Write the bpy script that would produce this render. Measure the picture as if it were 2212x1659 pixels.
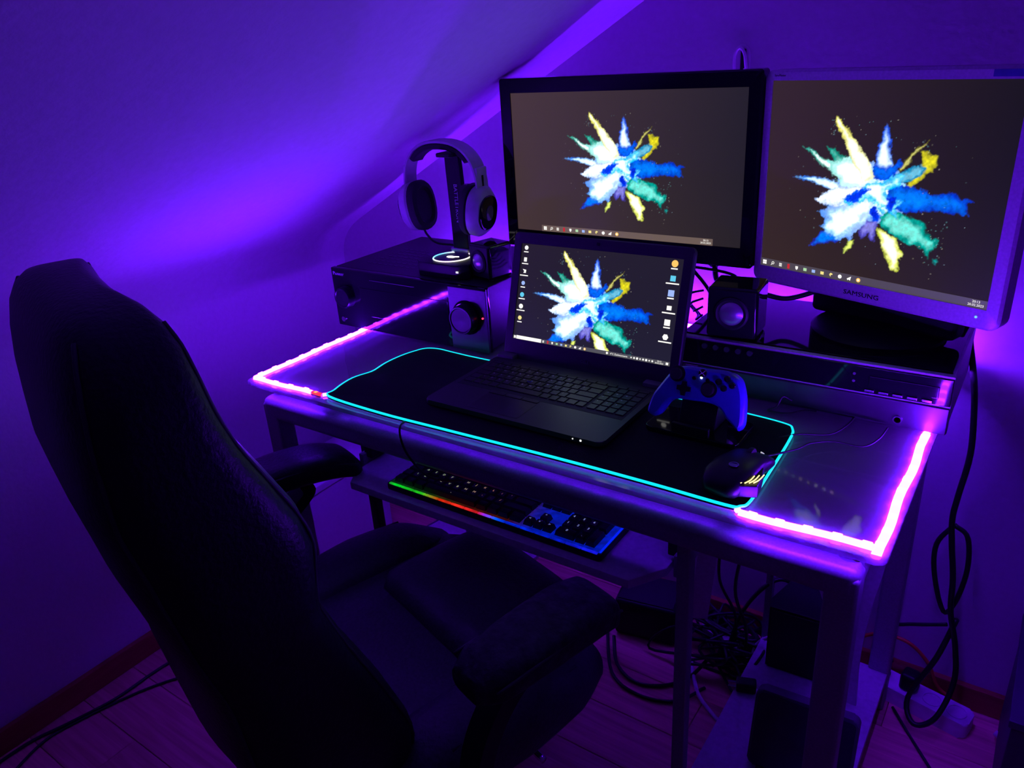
import bpy, bmesh, math, random
import numpy as np
from mathutils import Vector, Matrix, Euler
random.seed(7)
scene = bpy.context.scene
COL = scene.collection
for o in list(bpy.data.objects):
    bpy.data.objects.remove(o)

# ---------------------------------------------------------------- camera
cam_d = bpy.data.cameras.new('camera')
cam = bpy.data.objects.new('camera', cam_d)
COL.objects.link(cam)
CR = Vector((0.82067762, 0.56793953, -0.06271319))
CU = Vector((-0.18212318, 0.36403015, 0.91340746))
CF = Vector((-0.5415897, 0.73819153, -0.40218635))
m = Matrix((CR, CU, -CF)).transposed().to_4x4()
m.translation = (0, 0, 1.357)
cam.matrix_world = m
cam_d.sensor_fit = 'HORIZONTAL'
cam_d.sensor_width = 36.0
cam_d.lens = 1666.39 * 36.0 / 2212.0
cam_d.clip_start = 0.02
scene.camera = cam

# ---------------------------------------------------------------- world, exposure (the room is lit by its LED strip and its screens only)
w = bpy.data.worlds.new('night')
scene.world = w
w.use_nodes = True
w.node_tree.nodes['Background'].inputs[0].default_value = (0.02, 0.0, 0.06, 1)
w.node_tree.nodes['Background'].inputs[1].default_value = 0.02
vs = scene.view_settings
vs.view_transform = 'Standard'
vs.look = 'None'
vs.exposure = 0.0
vs.gamma = 1.0
vs.use_curve_mapping = False
scene.display_settings.display_device = 'sRGB'

LED_COL = (0.135, 0.0060, 1.0)      # violet of the LED tape
LED_TAPE = 160.0
LED_CHIP = 290.0
LED_BACK = 170.0        # the tape's translucent carrier lets light through downwards

# ---------------------------------------------------------------- materials
MATS = {}
def nodes_of(name):
    mt = bpy.data.materials.new(name)
    mt.use_nodes = True
    nt = mt.node_tree
    return mt, nt, nt.nodes['Principled BSDF']

def pm(name, col, rough=0.5, metal=0.0, bump=0.0, scale=40.0, var=0.12, spec=0.5, coat=0.0, stretch=None):
    """Principled material with a little procedural colour variation and relief."""
    if name in MATS:
        return MATS[name]
    mt, nt, b = nodes_of(name)
    tc = nt.nodes.new('ShaderNodeTexCoord')
    mp = nt.nodes.new('ShaderNodeMapping')
    if stretch:
        mp.inputs['Scale'].default_value = stretch
    nt.links.new(tc.outputs['Object'], mp.inputs[0])
    nz = nt.nodes.new('ShaderNodeTexNoise')
    nz.inputs['Scale'].default_value = scale
    nz.inputs['Detail'].default_value = 4
    nt.links.new(mp.outputs[0], nz.inputs['Vector'])
    rp = nt.nodes.new('ShaderNodeValToRGB')
    rp.color_ramp.elements[0].position = 0.3
    rp.color_ramp.elements[1].position = 0.7
    rp.color_ramp.elements[0].color = tuple(c * (1 - var) for c in col) + (1,)
    rp.color_ramp.elements[1].color = tuple(min(1, c * (1 + var)) for c in col) + (1,)
    nt.links.new(nz.outputs[0], rp.inputs[0])
    nt.links.new(rp.outputs[0], b.inputs['Base Color'])
    b.inputs['Roughness'].default_value = rough
    b.inputs['Metallic'].default_value = metal
    b.inputs['Specular IOR Level'].default_value = spec
    if coat:
        b.inputs['Coat Weight'].default_value = coat
        b.inputs['Coat Roughness'].default_value = 0.05
    if bump:
        bp = nt.nodes.new('ShaderNodeBump')
        bp.inputs['Strength'].default_value = bump
        bp.inputs['Distance'].default_value = 0.004
        nt.links.new(nz.outputs[0], bp.inputs['Height'])
        nt.links.new(bp.outputs[0], b.inputs['Normal'])
    MATS[name] = mt
    return mt

def em(name, col, strength):
    if name in MATS:
        return MATS[name]
    mt, nt, b = nodes_of(name)
    b.inputs['Base Color'].default_value = (0.02, 0.02, 0.02, 1)
    b.inputs['Emission Color'].default_value = tuple(col) + (1,)
    b.inputs['Emission Strength'].default_value = strength
    MATS[name] = mt
    return mt

def em_ramp(name, stops, strength, x0, x1, noise=0.0, nscale=60):
    """Light that changes colour along the object's own x axis."""
    mt, nt, b = nodes_of(name)
    tc = nt.nodes.new('ShaderNodeTexCoord')
    sp = nt.nodes.new('ShaderNodeSeparateXYZ')
    nt.links.new(tc.outputs['Object'], sp.inputs[0])
    mr = nt.nodes.new('ShaderNodeMapRange')
    mr.inputs['From Min'].default_value = x0
    mr.inputs['From Max'].default_value = x1
    nt.links.new(sp.outputs[0], mr.inputs['Value'])
    rp = nt.nodes.new('ShaderNodeValToRGB')
    while len(rp.color_ramp.elements) < len(stops):
        rp.color_ramp.elements.new(0.5)
    for e, (p, c) in zip(rp.color_ramp.elements, stops):
        e.position = p
        e.color = tuple(c) + (1,)
    nt.links.new(mr.outputs[0], rp.inputs[0])
    b.inputs['Base Color'].default_value = (0.02, 0.02, 0.02, 1)
    nt.links.new(rp.outputs[0], b.inputs['Emission Color'])
    if noise:
        nz = nt.nodes.new('ShaderNodeTexNoise')
        nz.inputs['Scale'].default_value = nscale
        nt.links.new(tc.outputs['Object'], nz.inputs['Vector'])
        m2 = nt.nodes.new('ShaderNodeMapRange')
        m2.inputs['From Min'].default_value = 0.35
        m2.inputs['From Max'].default_value = 0.65
        m2.inputs['To Min'].default_value = strength * (1 - noise)
        m2.inputs['To Max'].default_value = strength
        nt.links.new(nz.outputs[0], m2.inputs['Value'])
        nt.links.new(m2.outputs[0], b.inputs['Emission Strength'])
    else:
        b.inputs['Emission Strength'].default_value = strength
    return mt

def glass_mat(name, tint, rough=0.02):
    """Flat pane: clear transmission plus the Fresnel reflection of its surface."""
    mt = bpy.data.materials.new(name)
    mt.use_nodes = True
    nt = mt.node_tree
    nt.nodes.clear()
    out = nt.nodes.new('ShaderNodeOutputMaterial')
    mix = nt.nodes.new('ShaderNodeMixShader')
    fr = nt.nodes.new('ShaderNodeFresnel')
    fr.inputs[0].default_value = 1.52
    tr = nt.nodes.new('ShaderNodeBsdfTransparent')
    tr.inputs[0].default_value = tuple(tint) + (1,)
    gl = nt.nodes.new('ShaderNodeBsdfGlossy')
    gl.inputs['Roughness'].default_value = rough
    nz = nt.nodes.new('ShaderNodeTexNoise')
    nz.inputs['Scale'].default_value = 6
    mr = nt.nodes.new('ShaderNodeMapRange')
    mr.inputs['To Min'].default_value = rough
    mr.inputs['To Max'].default_value = rough + 0.05
    nt.links.new(nz.outputs[0], mr.inputs['Value'])
    nt.links.new(mr.outputs[0], gl.inputs['Roughness'])
    nt.links.new(fr.outputs[0], mix.inputs[0])
    nt.links.new(tr.outputs[0], mix.inputs[1])
    nt.links.new(gl.outputs[0], mix.inputs[2])
    # a dusty film scatters a little of the light
    df = nt.nodes.new('ShaderNodeBsdfDiffuse')
    df.inputs[0].default_value = (0.8, 0.8, 0.8, 1)
    mix2 = nt.nodes.new('ShaderNodeMixShader')
    mix2.inputs[0].default_value = 0.17
    nt.links.new(mix.outputs[0], mix2.inputs[1])
    nt.links.new(df.outputs[0], mix2.inputs[2])
    nt.links.new(mix2.outputs[0], out.inputs[0])
    return mt

def wood_mat(name, c1, c2, rough=0.4, axis_scale=(1.5, 30, 30)):
    mt, nt, b = nodes_of(name)
    tc = nt.nodes.new('ShaderNodeTexCoord')
    oi = nt.nodes.new('ShaderNodeObjectInfo')
    ad = nt.nodes.new('ShaderNodeVectorMath')
    ad.operation = 'MULTIPLY_ADD'
    ad.inputs[1].default_value = (1, 1, 1)
    nt.links.new(tc.outputs['Object'], ad.inputs[0])
    sc_ = nt.nodes.new('ShaderNodeVectorMath')
    sc_.operation = 'SCALE'
    sc_.inputs['Scale'].default_value = 1.0
    cb = nt.nodes.new('ShaderNodeCombineXYZ')
    ml = nt.nodes.new('ShaderNodeMath')
    ml.operation = 'MULTIPLY'
    ml.inputs[1].default_value = 37.0
    nt.links.new(oi.outputs['Random'], ml.inputs[0])
    nt.links.new(ml.outputs[0], cb.inputs[0])
    nt.links.new(ml.outputs[0], cb.inputs[1])
    nt.links.new(cb.outputs[0], ad.inputs[2])
    mp = nt.nodes.new('ShaderNodeMapping')
    mp.inputs['Scale'].default_value = axis_scale
    nt.links.new(ad.outputs[0], mp.inputs[0])
    nz = nt.nodes.new('ShaderNodeTexNoise')
    nz.inputs['Scale'].default_value = 3
    nz.inputs['Detail'].default_value = 6
    nz.inputs['Distortion'].default_value = 0.6
    nt.links.new(mp.outputs[0], nz.inputs['Vector'])
    rp = nt.nodes.new('ShaderNodeValToRGB')
    rp.color_ramp.elements[0].position = 0.3
    rp.color_ramp.elements[1].position = 0.7
    rp.color_ramp.elements[0].color = tuple(c1) + (1,)
    rp.color_ramp.elements[1].color = tuple(c2) + (1,)
    nt.links.new(nz.outputs[0], rp.inputs[0])
    hs = nt.nodes.new('ShaderNodeHueSaturation')
    mr = nt.nodes.new('ShaderNodeMapRange')
    mr.inputs['To Min'].default_value = 0.8
    mr.inputs['To Max'].default_value = 1.2
    nt.links.new(oi.outputs['Random'], mr.inputs['Value'])
    nt.links.new(mr.outputs[0], hs.inputs['Value'])
    nt.links.new(rp.outputs[0], hs.inputs['Color'])
    nt.links.new(hs.outputs[0], b.inputs['Base Color'])
    b.inputs['Roughness'].default_value = rough
    return mt

M_wall = pm('wall_paint', (0.66, 0.65, 0.67), 0.85, bump=0.25, scale=90, var=0.03, spec=0.2)
M_ceil = pm('ceiling_paint', (0.66, 0.65, 0.67), 0.9, bump=0.35, scale=60, var=0.03, spec=0.1)
M_floor = wood_mat('laminate', (0.62, 0.27, 0.19), (0.90, 0.46, 0.33), 0.35)
M_base = wood_mat('baseboard_wood', (0.32, 0.07, 0.03), (0.42, 0.11, 0.05), 0.45, (3, 3, 30))
M_glass = glass_mat('desk_glass', (0.80, 0.82, 0.90))
M_silver = pm('silver_paint', (0.30, 0.30, 0.33), 0.48, 0.35, bump=0.03, scale=300)
M_tray = pm('tray_lacquer', (0.50, 0.49, 0.52), 0.42, 0.0, scale=120)
M_shelf = pm('shelf_lacquer', (0.50, 0.50, 0.54), 0.35, 0.1, scale=120)
M_chrome = pm('bright_metal', (0.7, 0.7, 0.72), 0.2, 1.0)
M_blk = pm('black_plastic', (0.009, 0.009, 0.011), 0.42, scale=200, spec=0.3)
M_blkgloss = pm('black_gloss', (0.006, 0.006, 0.008), 0.06, spec=0.32, var=0.05)
M_blkmat = pm('black_matt', (0.010, 0.010, 0.012), 0.75, bump=0.1, scale=400)
M_rub = pm('black_rubber', (0.012, 0.012, 0.013), 0.6)
M_cable = pm('cable_black', (0.010, 0.010, 0.012), 0.45)
M_white = pm('white_plastic', (0.75, 0.75, 0.76), 0.4)
M_wcable = pm('cable_white', (0.7, 0.7, 0.7), 0.45)
M_rcable = pm('cable_orange', (0.55, 0.10, 0.03), 0.5)
M_grey = pm('grey_plastic', (0.10, 0.10, 0.11), 0.45)
M_leather = pm('black_leather', (0.010, 0.010, 0.013), 0.45, bump=0.35, scale=160, var=0.3, spec=0.32)
M_seat_lit = pm('seat_leather_lit', (0.045, 0.043, 0.050), 0.5, bump=0.35, scale=160, var=0.25, spec=0.4)  # same black leather, the light falling on the seat put into its colour
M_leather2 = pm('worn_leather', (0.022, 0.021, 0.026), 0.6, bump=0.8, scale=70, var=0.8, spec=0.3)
M_stitch = pm('stitching', (0.03, 0.03, 0.035), 0.6)
M_cloth = pm('pad_cloth', (0.008, 0.008, 0.010), 0.9, bump=0.3, scale=900, spec=0.2)
M_lap = pm('laptop_soft_black', (0.018, 0.018, 0.020), 0.5, scale=300)
M_key = pm('laptop_key', (0.012, 0.012, 0.013), 0.5)
M_bezsilver = pm('silver_plastic', (0.42, 0.42, 0.45), 0.45, 0.2, scale=250)
M_alu = pm('brushed_face', (0.045, 0.045, 0.055), 0.35, 0.7, bump=0.05, scale=40, stretch=(1, 1, 60))
M_cone = pm('speaker_cone', (0.45, 0.45, 0.48), 0.28, 0.6)
M_pad = pm('controller_blue', (0.035, 0.045, 0.42), 0.38)

# ---------------------------------------------------------------- builders
def link(o, parent=None):
    COL.objects.link(o)
    if parent is not None:
        o.parent = parent
    return o

def empty(name, loc=(0, 0, 0), rz=0.0):
    o = bpy.data.objects.new(name, None)
    o.empty_display_size = 0.05
    o.location = loc
    o.rotation_euler = (0, 0, rz)
    return link(o)

def tag(o, label, cat, group=None, kind=None):
    o['label'] = label
    o['category'] = cat
    if group:
        o['group'] = group
    if kind:
        o['kind'] = kind
    return o

def struct(o):
    o['kind'] = 'structure'
    return o

def from_bm(name, bm, mat, parent=None, smooth=False):
    me = bpy.data.meshes.new(name)
    bmesh.ops.recalc_face_normals(bm, faces=bm.faces)
    bm.to_mesh(me)
    bm.free()
    if smooth:
        me.shade_smooth()
        if smooth != 'all':
            try:
                me.set_sharp_from_angle(angle=math.radians(40))
            except Exception:
                pass
    me.materials.append(mat)
    o = bpy.data.objects.new(name, me)
    if smooth is True:
        wn = o.modifiers.new('weighted_normal', 'WEIGHTED_NORMAL')
        wn.keep_sharp = True
        wn.weight = 100
    return link(o, parent)

def bm_box(bm, c, s, bev=0.0, seg=2, rot=None):
    r = bmesh.ops.create_cube(bm, size=1.0)
    vs_ = r['verts']
    mt = Matrix.Translation(Vector(c)) @ (rot.to_matrix().to_4x4() if rot else Matrix()) @ Matrix.Diagonal((s[0], s[1], s[2], 1))
    bmesh.ops.transform(bm, matrix=mt, verts=vs_)
    if bev:
        es = list({e for v in vs_ for e in v.link_edges})
        bmesh.ops.bevel(bm, geom=es, offset=bev, segments=seg, affect='EDGES', profile=0.5)

def box(name, c, s, mat, parent=None, bev=0.002, seg=2, rot=None):
    bm = bmesh.new()
    bm_box(bm, c, s, bev, seg, rot)
    return from_bm(name, bm, mat, parent, smooth=bev > 0)

def bbox(name, lo, hi, mat, parent=None, bev=0.002, seg=2):
    c = [(a + b) / 2 for a, b in zip(lo, hi)]
    s = [b - a for a, b in zip(lo, hi)]
    return box(name, c, s, mat, parent, bev, seg)

def bm_cyl(bm, a, b, r1, r2=None, n=24, cap=True):
    a, b = Vector(a), Vector(b)
    d = b - a
    q = d.to_track_quat('Z', 'Y').to_matrix().to_4x4()
    r = bmesh.ops.create_cone(bm, cap_ends=cap, segments=n, radius1=r1, radius2=r1 if r2 is None else r2, depth=d.length)
    bmesh.ops.transform(bm, matrix=Matrix.Translation((a + b) / 2) @ q, verts=r['verts'])

def cyl(name, a, b, r1, mat, parent=None, r2=None, n=24):
    bm = bmesh.new()
    bm_cyl(bm, a, b, r1, r2, n)
    return from_bm(name, bm, mat, parent, smooth=True)

def catmull(pts, res=6, closed=False):
    P = [Vector(p) for p in pts]
    n = len(P)
    out = []
    rng = range(n) if closed else range(n - 1)
    for i in rng:
        p0 = P[(i - 1) % n] if closed or i > 0 else P[0] * 2 - P[1]
        p1, p2 = P[i], P[(i + 1) % n]
        p3 = P[(i + 2) % n] if closed or i + 2 < n else P[-1] * 2 - P[-2]
        for k in range(res):
            t = k / res
            out.append(0.5 * ((2 * p1) + (p2 - p0) * t + (2 * p0 - 5 * p1 + 4 * p2 - p3) * t * t + (3 * p1 - p0 - 3 * p2 + p3) * t ** 3))
    if not closed:
        out.append(P[-1])
    return out

def bm_sweep(bm, path, prof, up=Vector((0, 0, 1)), closed=False, cap=True):
    """Sweep a 2D profile (side, up) along a path."""
    rings = []
    n = len(path)
    last = None
    for i, p in enumerate(path):
        if closed:
            t = path[(i + 1) % n] - path[i - 1]
        else:
            t = path[min(i + 1, n - 1)] - path[max(i - 1, 0)]
        if t.length < 1e-9:
            t = Vector((1, 0, 0))
        t.normalize()
        s = t.cross(up)
        if s.length < 0.15:
            s = last if last is not None else t.cross(Vector((1, 0, 0)))
            s = s - t * s.dot(t)
        s.normalize()
        if last is not None and s.dot(last) < 0:
            s = -s
        last = s
        u = s.cross(t).normalized()
        rings.append([bm.verts.new(p + s * a + u * b) for a, b in prof])
    k = len(prof)
    for i in range(n if closed else n - 1):
        A, B = rings[i], rings[(i + 1) % n]
        for j in range(k):
            bm.faces.new((A[j], A[(j + 1) % k], B[(j + 1) % k], B[j]))
    if cap and not closed:
        bm.faces.new(rings[0][::-1])
        bm.faces.new(rings[-1])

def circ(r, n=8):
    return [(r * math.cos(2 * math.pi * i / n), r * math.sin(2 * math.pi * i / n)) for i in range(n)]

def tube(name, pts, r, mat, parent=None, res=6, n=8, closed=False):
    bm = bmesh.new()
    path = catmull(pts, res, closed) if res > 1 else [Vector(p) for p in pts]
    bm_sweep(bm, path, circ(r, n), closed=closed)
    return from_bm(name, bm, mat, parent, smooth='all')

def bm_loft(bm, rings, cap=True):
    V = [[bm.verts.new(p) for p in r] for r in rings]
    k = len(V[0])
    for A, B in zip(V, V[1:]):
        for j in range(k):
            bm.faces.new((A[j], A[(j + 1) % k], B[(j + 1) % k], B[j]))
    if cap:
        bm.faces.new(V[0][::-1])
        bm.faces.new(V[-1])

def loft(name, rings, mat, parent=None, smooth='all'):
    bm = bmesh.new()
    bm_loft(bm, rings)
    return from_bm(name, bm, mat, parent, smooth)

def sgnp(v, e):
    return math.copysign(abs(v) ** e, v)

def sring(cx, cy, a, b, e=0.6, n=32):
    """superellipse outline in 2D"""
    return [(cx + a * sgnp(math.cos(2 * math.pi * i / n), e), cy + b * sgnp(math.sin(2 * math.pi * i / n), e)) for i in range(n)]

def prism(name, poly, z0, z1, mat, parent=None, bev=0.0, seg=2, smooth=True, M=None):
    bm = bmesh.new()
    a = [bm.verts.new((x, y, z0)) for x, y in poly]
    b = [bm.verts.new((x, y, z1)) for x, y in poly]
    k = len(poly)
    fa = bm.faces.new(a[::-1])
    fb = bm.faces.new(b)
    for j in range(k):
        bm.faces.new((a[j], a[(j + 1) % k], b[(j + 1) % k], b[j]))
    if bev:
        es = [e for e in bm.edges if e in fa.edges[:] or e in fb.edges[:]]
        bmesh.ops.bevel(bm, geom=es, offset=bev, segments=seg, affect='EDGES', profile=0.5)
    if M is not None:
        bmesh.ops.transform(bm, matrix=M, verts=bm.verts)
    return from_bm(name, bm, mat, parent, smooth=smooth)

def lathe(name, prof, mat, parent=None, n=32, M=None):
    """prof: list of (r, z) around local z"""
    bm = bmesh.new()
    rings = []
    for r, z in prof:
        rings.append([bm.verts.new((max(r, 1e-5) * math.cos(2 * math.pi * i / n), max(r, 1e-5) * math.sin(2 * math.pi * i / n), z)) for i in range(n)])
    for A, B in zip(rings, rings[1:]):
        for j in range(n):
            bm.faces.new((A[j], A[(j + 1) % n], B[(j + 1) % n], B[j]))
    bm.faces.new(rings[0][::-1])
    bm.faces.new(rings[-1])
    if M is not None:
        bmesh.ops.transform(bm, matrix=M, verts=bm.verts)
    return from_bm(name, bm, mat, parent, smooth=True)

def rounded_rect(w, h, r, n=6, cx=0, cy=0):
    out = []
    for sx, sy, a0 in ((1, 1, 0), (-1, 1, 90), (-1, -1, 180), (1, -1, 270)):
        for i in range(n + 1):
            a = math.radians(a0 + 90 * i / n)
            out.append((cx + sx * (w / 2 - r) + r * math.cos(a), cy + sy * (h / 2 - r) + r * math.sin(a)))
    return out

FACE = Matrix(((1, 0, 0, 0), (0, 0, -1, 0), (0, 1, 0, 0), (0, 0, 0, 1)))   # local xy -> x, z ; local z -> -y (towards the viewer)

def text(name, body, size, mat, parent, M, align='CENTER', depth=0.0003):
    cu = bpy.data.curves.new(name, 'FONT')
    cu.body = body
    cu.size = size
    cu.align_x = align
    cu.align_y = 'CENTER'
    cu.extrude = depth
    cu.resolution_u = 2
    t = bpy.data.objects.new(name + '_tmp', cu)
    COL.objects.link(t)
    dg = bpy.context.evaluated_depsgraph_get()
    me = bpy.data.meshes.new_from_object(t.evaluated_get(dg))
    bpy.data.objects.remove(t)
    bpy.data.curves.remove(cu)
    me.transform(M)
    me.materials.clear()
    me.materials.append(mat)
    me.name = name
    return link(bpy.data.objects.new(name, me), parent)

T = Matrix.Translation

# ================================================================ ROOM
XL, YB, ZC, SL = -1.70, 1.53, 0.888, 0.553
ZT = 2.40
XS = XL + (ZT - ZC) / SL
XR, YF = 2.0, -2.0
# floor: sub floor with laminate planks running along x
fl = struct(bbox('floor', (XL, YF, -0.06), (XR, YB, -0.010), M_base, None, 0))
PW, PL = 0.125, 1.20
me_plank = None
iy = 0
y = YF + 0.001
while y < YB - 0.01:
    off = (iy * 0.43) % PL
    x = XL - off
    while x < XR:
        x0, x1 = max(x, XL), min(x + PL, XR)
        y1 = min(y + PW, YB)
        if x1 - x0 > 0.02:
            if y > -0.65 and x1 < 0.75 or (y > -0.65 and x0 < 0.75):
                full = abs(x1 - x0 - PL) < 1e-6 and abs(y1 - y - PW) < 1e-6
                if full and me_plank:
                    o = link(bpy.data.objects.new('plank', me_plank), fl)
                    o.location = ((x0 + x1) / 2, (y + y1) / 2, 0)
                else:
                    bm = bmesh.new()
                    bm_box(bm, (0, 0, -0.005), (x1 - x0 - 0.0012, y1 - y - 0.0012, 0.010), 0.0012, 1)
                    o = from_bm('plank', bm, M_floor, fl)
                    o.location = ((x0 + x1) / 2, (y + y1) / 2, 0)
                    if full:
                        me_plank = o.data
        x += PL
    y += PW
    iy += 1
bbox('plank_field', (XL, YF, -0.0099), (XR, -0.63, 0.0), M_floor, fl, 0)
bbox('plank_field', (0.76, -0.63, -0.0099), (XR, YB, -0.0002), M_floor, fl, 0)

struct(bbox('wall_left', (XL - 0.1, YF, 0), (XL, YB + 0.1, ZC + 0.03), M_wall, None, 0))
YZ = Matrix(((1, 0, 0, 0), (0, 0, 1, 0), (0, 1, 0, 0), (0, 0, 0, 1)))      # poly xy -> x,z ; extrude -> y
gable = [(XL, 0), (XR, 0), (XR, ZT), (XS, ZT), (XL, ZC)]
struct(prism('wall_back', gable, YB, YB + 0.1, M_wall, None, smooth=False, M=YZ))
struct(prism('wall_front', gable, YF - 0.1, YF, M_wall, None, smooth=False, M=YZ))
struct(bbox('wall_right', (XR, YF, 0), (XR + 0.1, YB, ZT), M_wall, None, 0))
# sloped roof ceiling, softly coved where it meets the knee wall
cove = []
for i in range(9):
    t = i / 8
    p0, p1, p2 = Vector((XL, ZC - 0.07)), Vector((XL, ZC)), Vector((XL + 0.08, ZC + 0.08 * SL))
    q = (1 - t) ** 2 * p0 + 2 * t * (1 - t) * p1 + t * t * p2
    cove.append((q.x, q.y))
poly = cove + [(XS, ZT), (XS, ZT + 0.1), (XL - 0.1, ZT + 0.1), (XL - 0.1, ZC - 0.07)]
struct(prism('ceiling', poly, YF, YB, M_ceil, None, smooth=True, M=YZ))
struct(bbox('ceiling', (XS, YF, ZT), (XR, YB, ZT + 0.1), M_ceil, None, 0))
struct(bbox('baseboard_left', (XL, YF, 0.0), (XL + 0.016, YB - 0.016, 0.058), M_base, None, 0.004))
struct(bbox('baseboard_back', (XL + 0.016, YB - 0.016, 0.0), (XR, YB, 0.058), M_base, None, 0.004))

# ================================================================ DESK
DZ = 0.782
GX0, GX1, GY0, GY1 = -1.262, -0.090, 0.829, 1.492
desk = tag(empty('computer_desk', (-0.676, 1.14, 0)), 'glass topped computer desk with silver tube frame, keyboard tray and low shelf', 'desk')
def dpart(o):
    o.location = o.location - desk.location
    o.parent = desk
    return o
D_ = dpart
D_(prism('glass_top', rounded_rect(GX1 - GX0, GY1 - GY0, 0.012, 5, (GX0 + GX1) / 2, (GY0 + GY1) / 2), DZ - 0.008, DZ, M_glass, None, 0.0015))
# frame
RZ0, RZ1 = 0.698, 0.745
D_(bbox('front_rail', (-1.242, 0.842, RZ0), (-0.117, 0.882, RZ1), M_silver, None, 0.014, 4))
D_(bbox('back_rail', (-1.242, 1.425, RZ0), (-0.117, 1.46, RZ1), M_silver, None, 0.008, 3))
for x in (-1.222, -0.137):
    D_(bbox('side_rail', (x - 0.019, 0.88, RZ0 + 0.004), (x + 0.019, 1.426, RZ1 - 0.002), M_silver, None, 0.006, 2))
    for yy in (0.863, 1.435):
        D_(bbox('leg', (x - 0.0205, yy - 0.02, 0.0), (x + 0.0205, yy + 0.02, RZ1 - 0.012), M_silver, None, 0.006, 3))
        D_(cyl('standoff', (x, yy + (0.012 if yy < 1 else -0.012), RZ1 - 0.004), (x, yy + (0.012 if yy < 1 else -0.012), DZ - 0.008), 0.013, M_chrome))
# keyboard tray
tray = [(-1.008, 0.836), (-0.425, 0.836), (-0.388, 0.892), (-0.388, 1.17), (-1.03, 1.17), (-1.03, 0.872)]
D_(prism('keyboard_tray', tray, 0.604, 0.620, M_tray, None, 0.002))
for x in (-1.04, -0.376):
    D_(bbox('tray_runner', (x - 0.006, 0.90, 0.60), (x + 0.006, 1.28, 0.64), M_silver, None, 0.002))
for x in (-1.03, -0.386):
    for yy in (0.93, 1.24):
        D_(bbox('tray_hanger', (x - 0.010, yy - 0.02, 0.63), (x + 0.010, yy + 0.02, 0.70), M_blk, None, 0.002))
D_(bbox('tray_crossbar', (-1.222, 1.225, 0.690), (-0.137, 1.255, 0.712), M_silver, None, 0.003))
for x in (-0.98, -0.88, -0.60):
    D_(box('tray_bracket', (x, 0.90, 0.735), (0.05, 0.012, 0.006), M_blk, None, 0.001, rot=Euler((0, 0, 0.5))))
# computer shelf compartment on the right
D_(prism('lower_shelf', [(-0.375, 0.965), (-0.119, 0.965), (-0.119, 1.425), (-0.375, 1.425)], 0.088, 0.104, M_shelf, None, 0.002))
D_(bbox('shelf_lip', (-0.385, 0.925, 0.060), (-0.135, 0.962, 0.080), M_shelf, None, 0.004))
D_(bbox('post', (-0.362, 0.862, 0.0), (-0.340, 0.884, RZ0 + 0.01), M_silver, None, 0.004))
D_(bbox('post', (-0.378, 1.395, 0.0), (-0.362, 1.415, RZ0 + 0.01), M_silver, None, 0.004))
D_(bbox('post', (-1.148, 0.995, 0.25), (-1.126, 1.017, RZ0 + 0.01), M_blk, None, 0.004))
D_(bbox('shelf_rail', (-0.375, 0.884, 0.066), (-0.352, 1.40, 0.088), M_silver, None, 0.003))
def brace(a, b, w_, t_):
    a, b = Vector(a), Vector(b)
    bm = bmesh.new()
    bm_sweep(bm, [a, a.lerp(b, .5), b], [(-w_, -t_), (w_, -t_), (w_, t_), (-w_, t_)])
    return from_bm('diagonal_brace', bm, M_shelf, None)
D_(brace((-0.352, 0.98, 0.695), (-0.425, 1.13, 0.335), 0.016, 0.004))
arc = [(-0.156, 1.36, 0.69), (-0.156, 1.31, 0.46), (-0.166, 1.29, 0.36), (-0.172, 1.285, 0.24), (-0.168, 1.30, 0.104)]
bm = bmesh.new()
bm_sweep(bm, catmull(arc, 8), [(-0.004, -0.014), (0.004, -0.014), (0.004, 0.014), (-0.004, 0.014)], up=Vector((1, 0, 0)))
D_(from_bm('curved_strut', bm, M_shelf, None, True))

# ================================================================ LED STRIP
led = tag(empty('led_strip', (-0.676, 0.845, DZ)), 'glowing violet LED tape stuck around the glass desk edge', 'led strip')
M_tape = em('led_tape_glow', LED_COL, LED_TAPE)
M_chip = em('led_chip_glow', LED_COL, LED_CHIP)
M_back = em('led_carrier_glow', LED_COL, LED_BACK)
M_back_mid = em('led_carrier_dim', LED_COL, 22.0)
M_redchip = em('led_chip_red', (1.0, 0.07, 0.02), 7.0)
M_redtape = em('led_tape_red', (1.0, 0.03, 0.06), 1.3)
sx0, sx1, sy0, sy1 = -1.252, -0.103, 0.846, 1.478
lz = DZ + 0.0012
def ribbon(name, a, b, mat, hw=0.0042, back=None):
    a, b = Vector(a), Vector(b)
    n = max(2, int((b - a).length / 0.02))
    path = []
    d = (b - a).normalized()
    s = Vector((-d.y, d.x, 0))
    ph = random.random() * 6
    for i in range(n + 1):
        t = i / n
        path.append(a.lerp(b, t) + s * 0.0016 * math.sin(t * (b - a).length * 38 + ph) * min(1, 8 * t, 8 * (1 - t)))
    bm = bmesh.new()
    bm_sweep(bm, path, [(-hw, 0.0), (hw, 0.0), (hw * .95, 0.0024), (hw * .55, 0.0040), (-hw * .55, 0.0040), (-hw * .95, 0.0024)])
    o = from_bm(name, bm, mat, None)
    o.location = -led.location
    o.parent = led
    bm = bmesh.new()
    bm_sweep(bm, path, [(-hw - .0006, -0.0011), (hw + .0006, -0.0011), (hw + .0006, -0.0001), (-hw - .0006, -0.0001)])
    b_ = from_bm('backing', bm, back or M_back, None)
    b_.location = -led.location
    b_.parent = led
    return path
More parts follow.
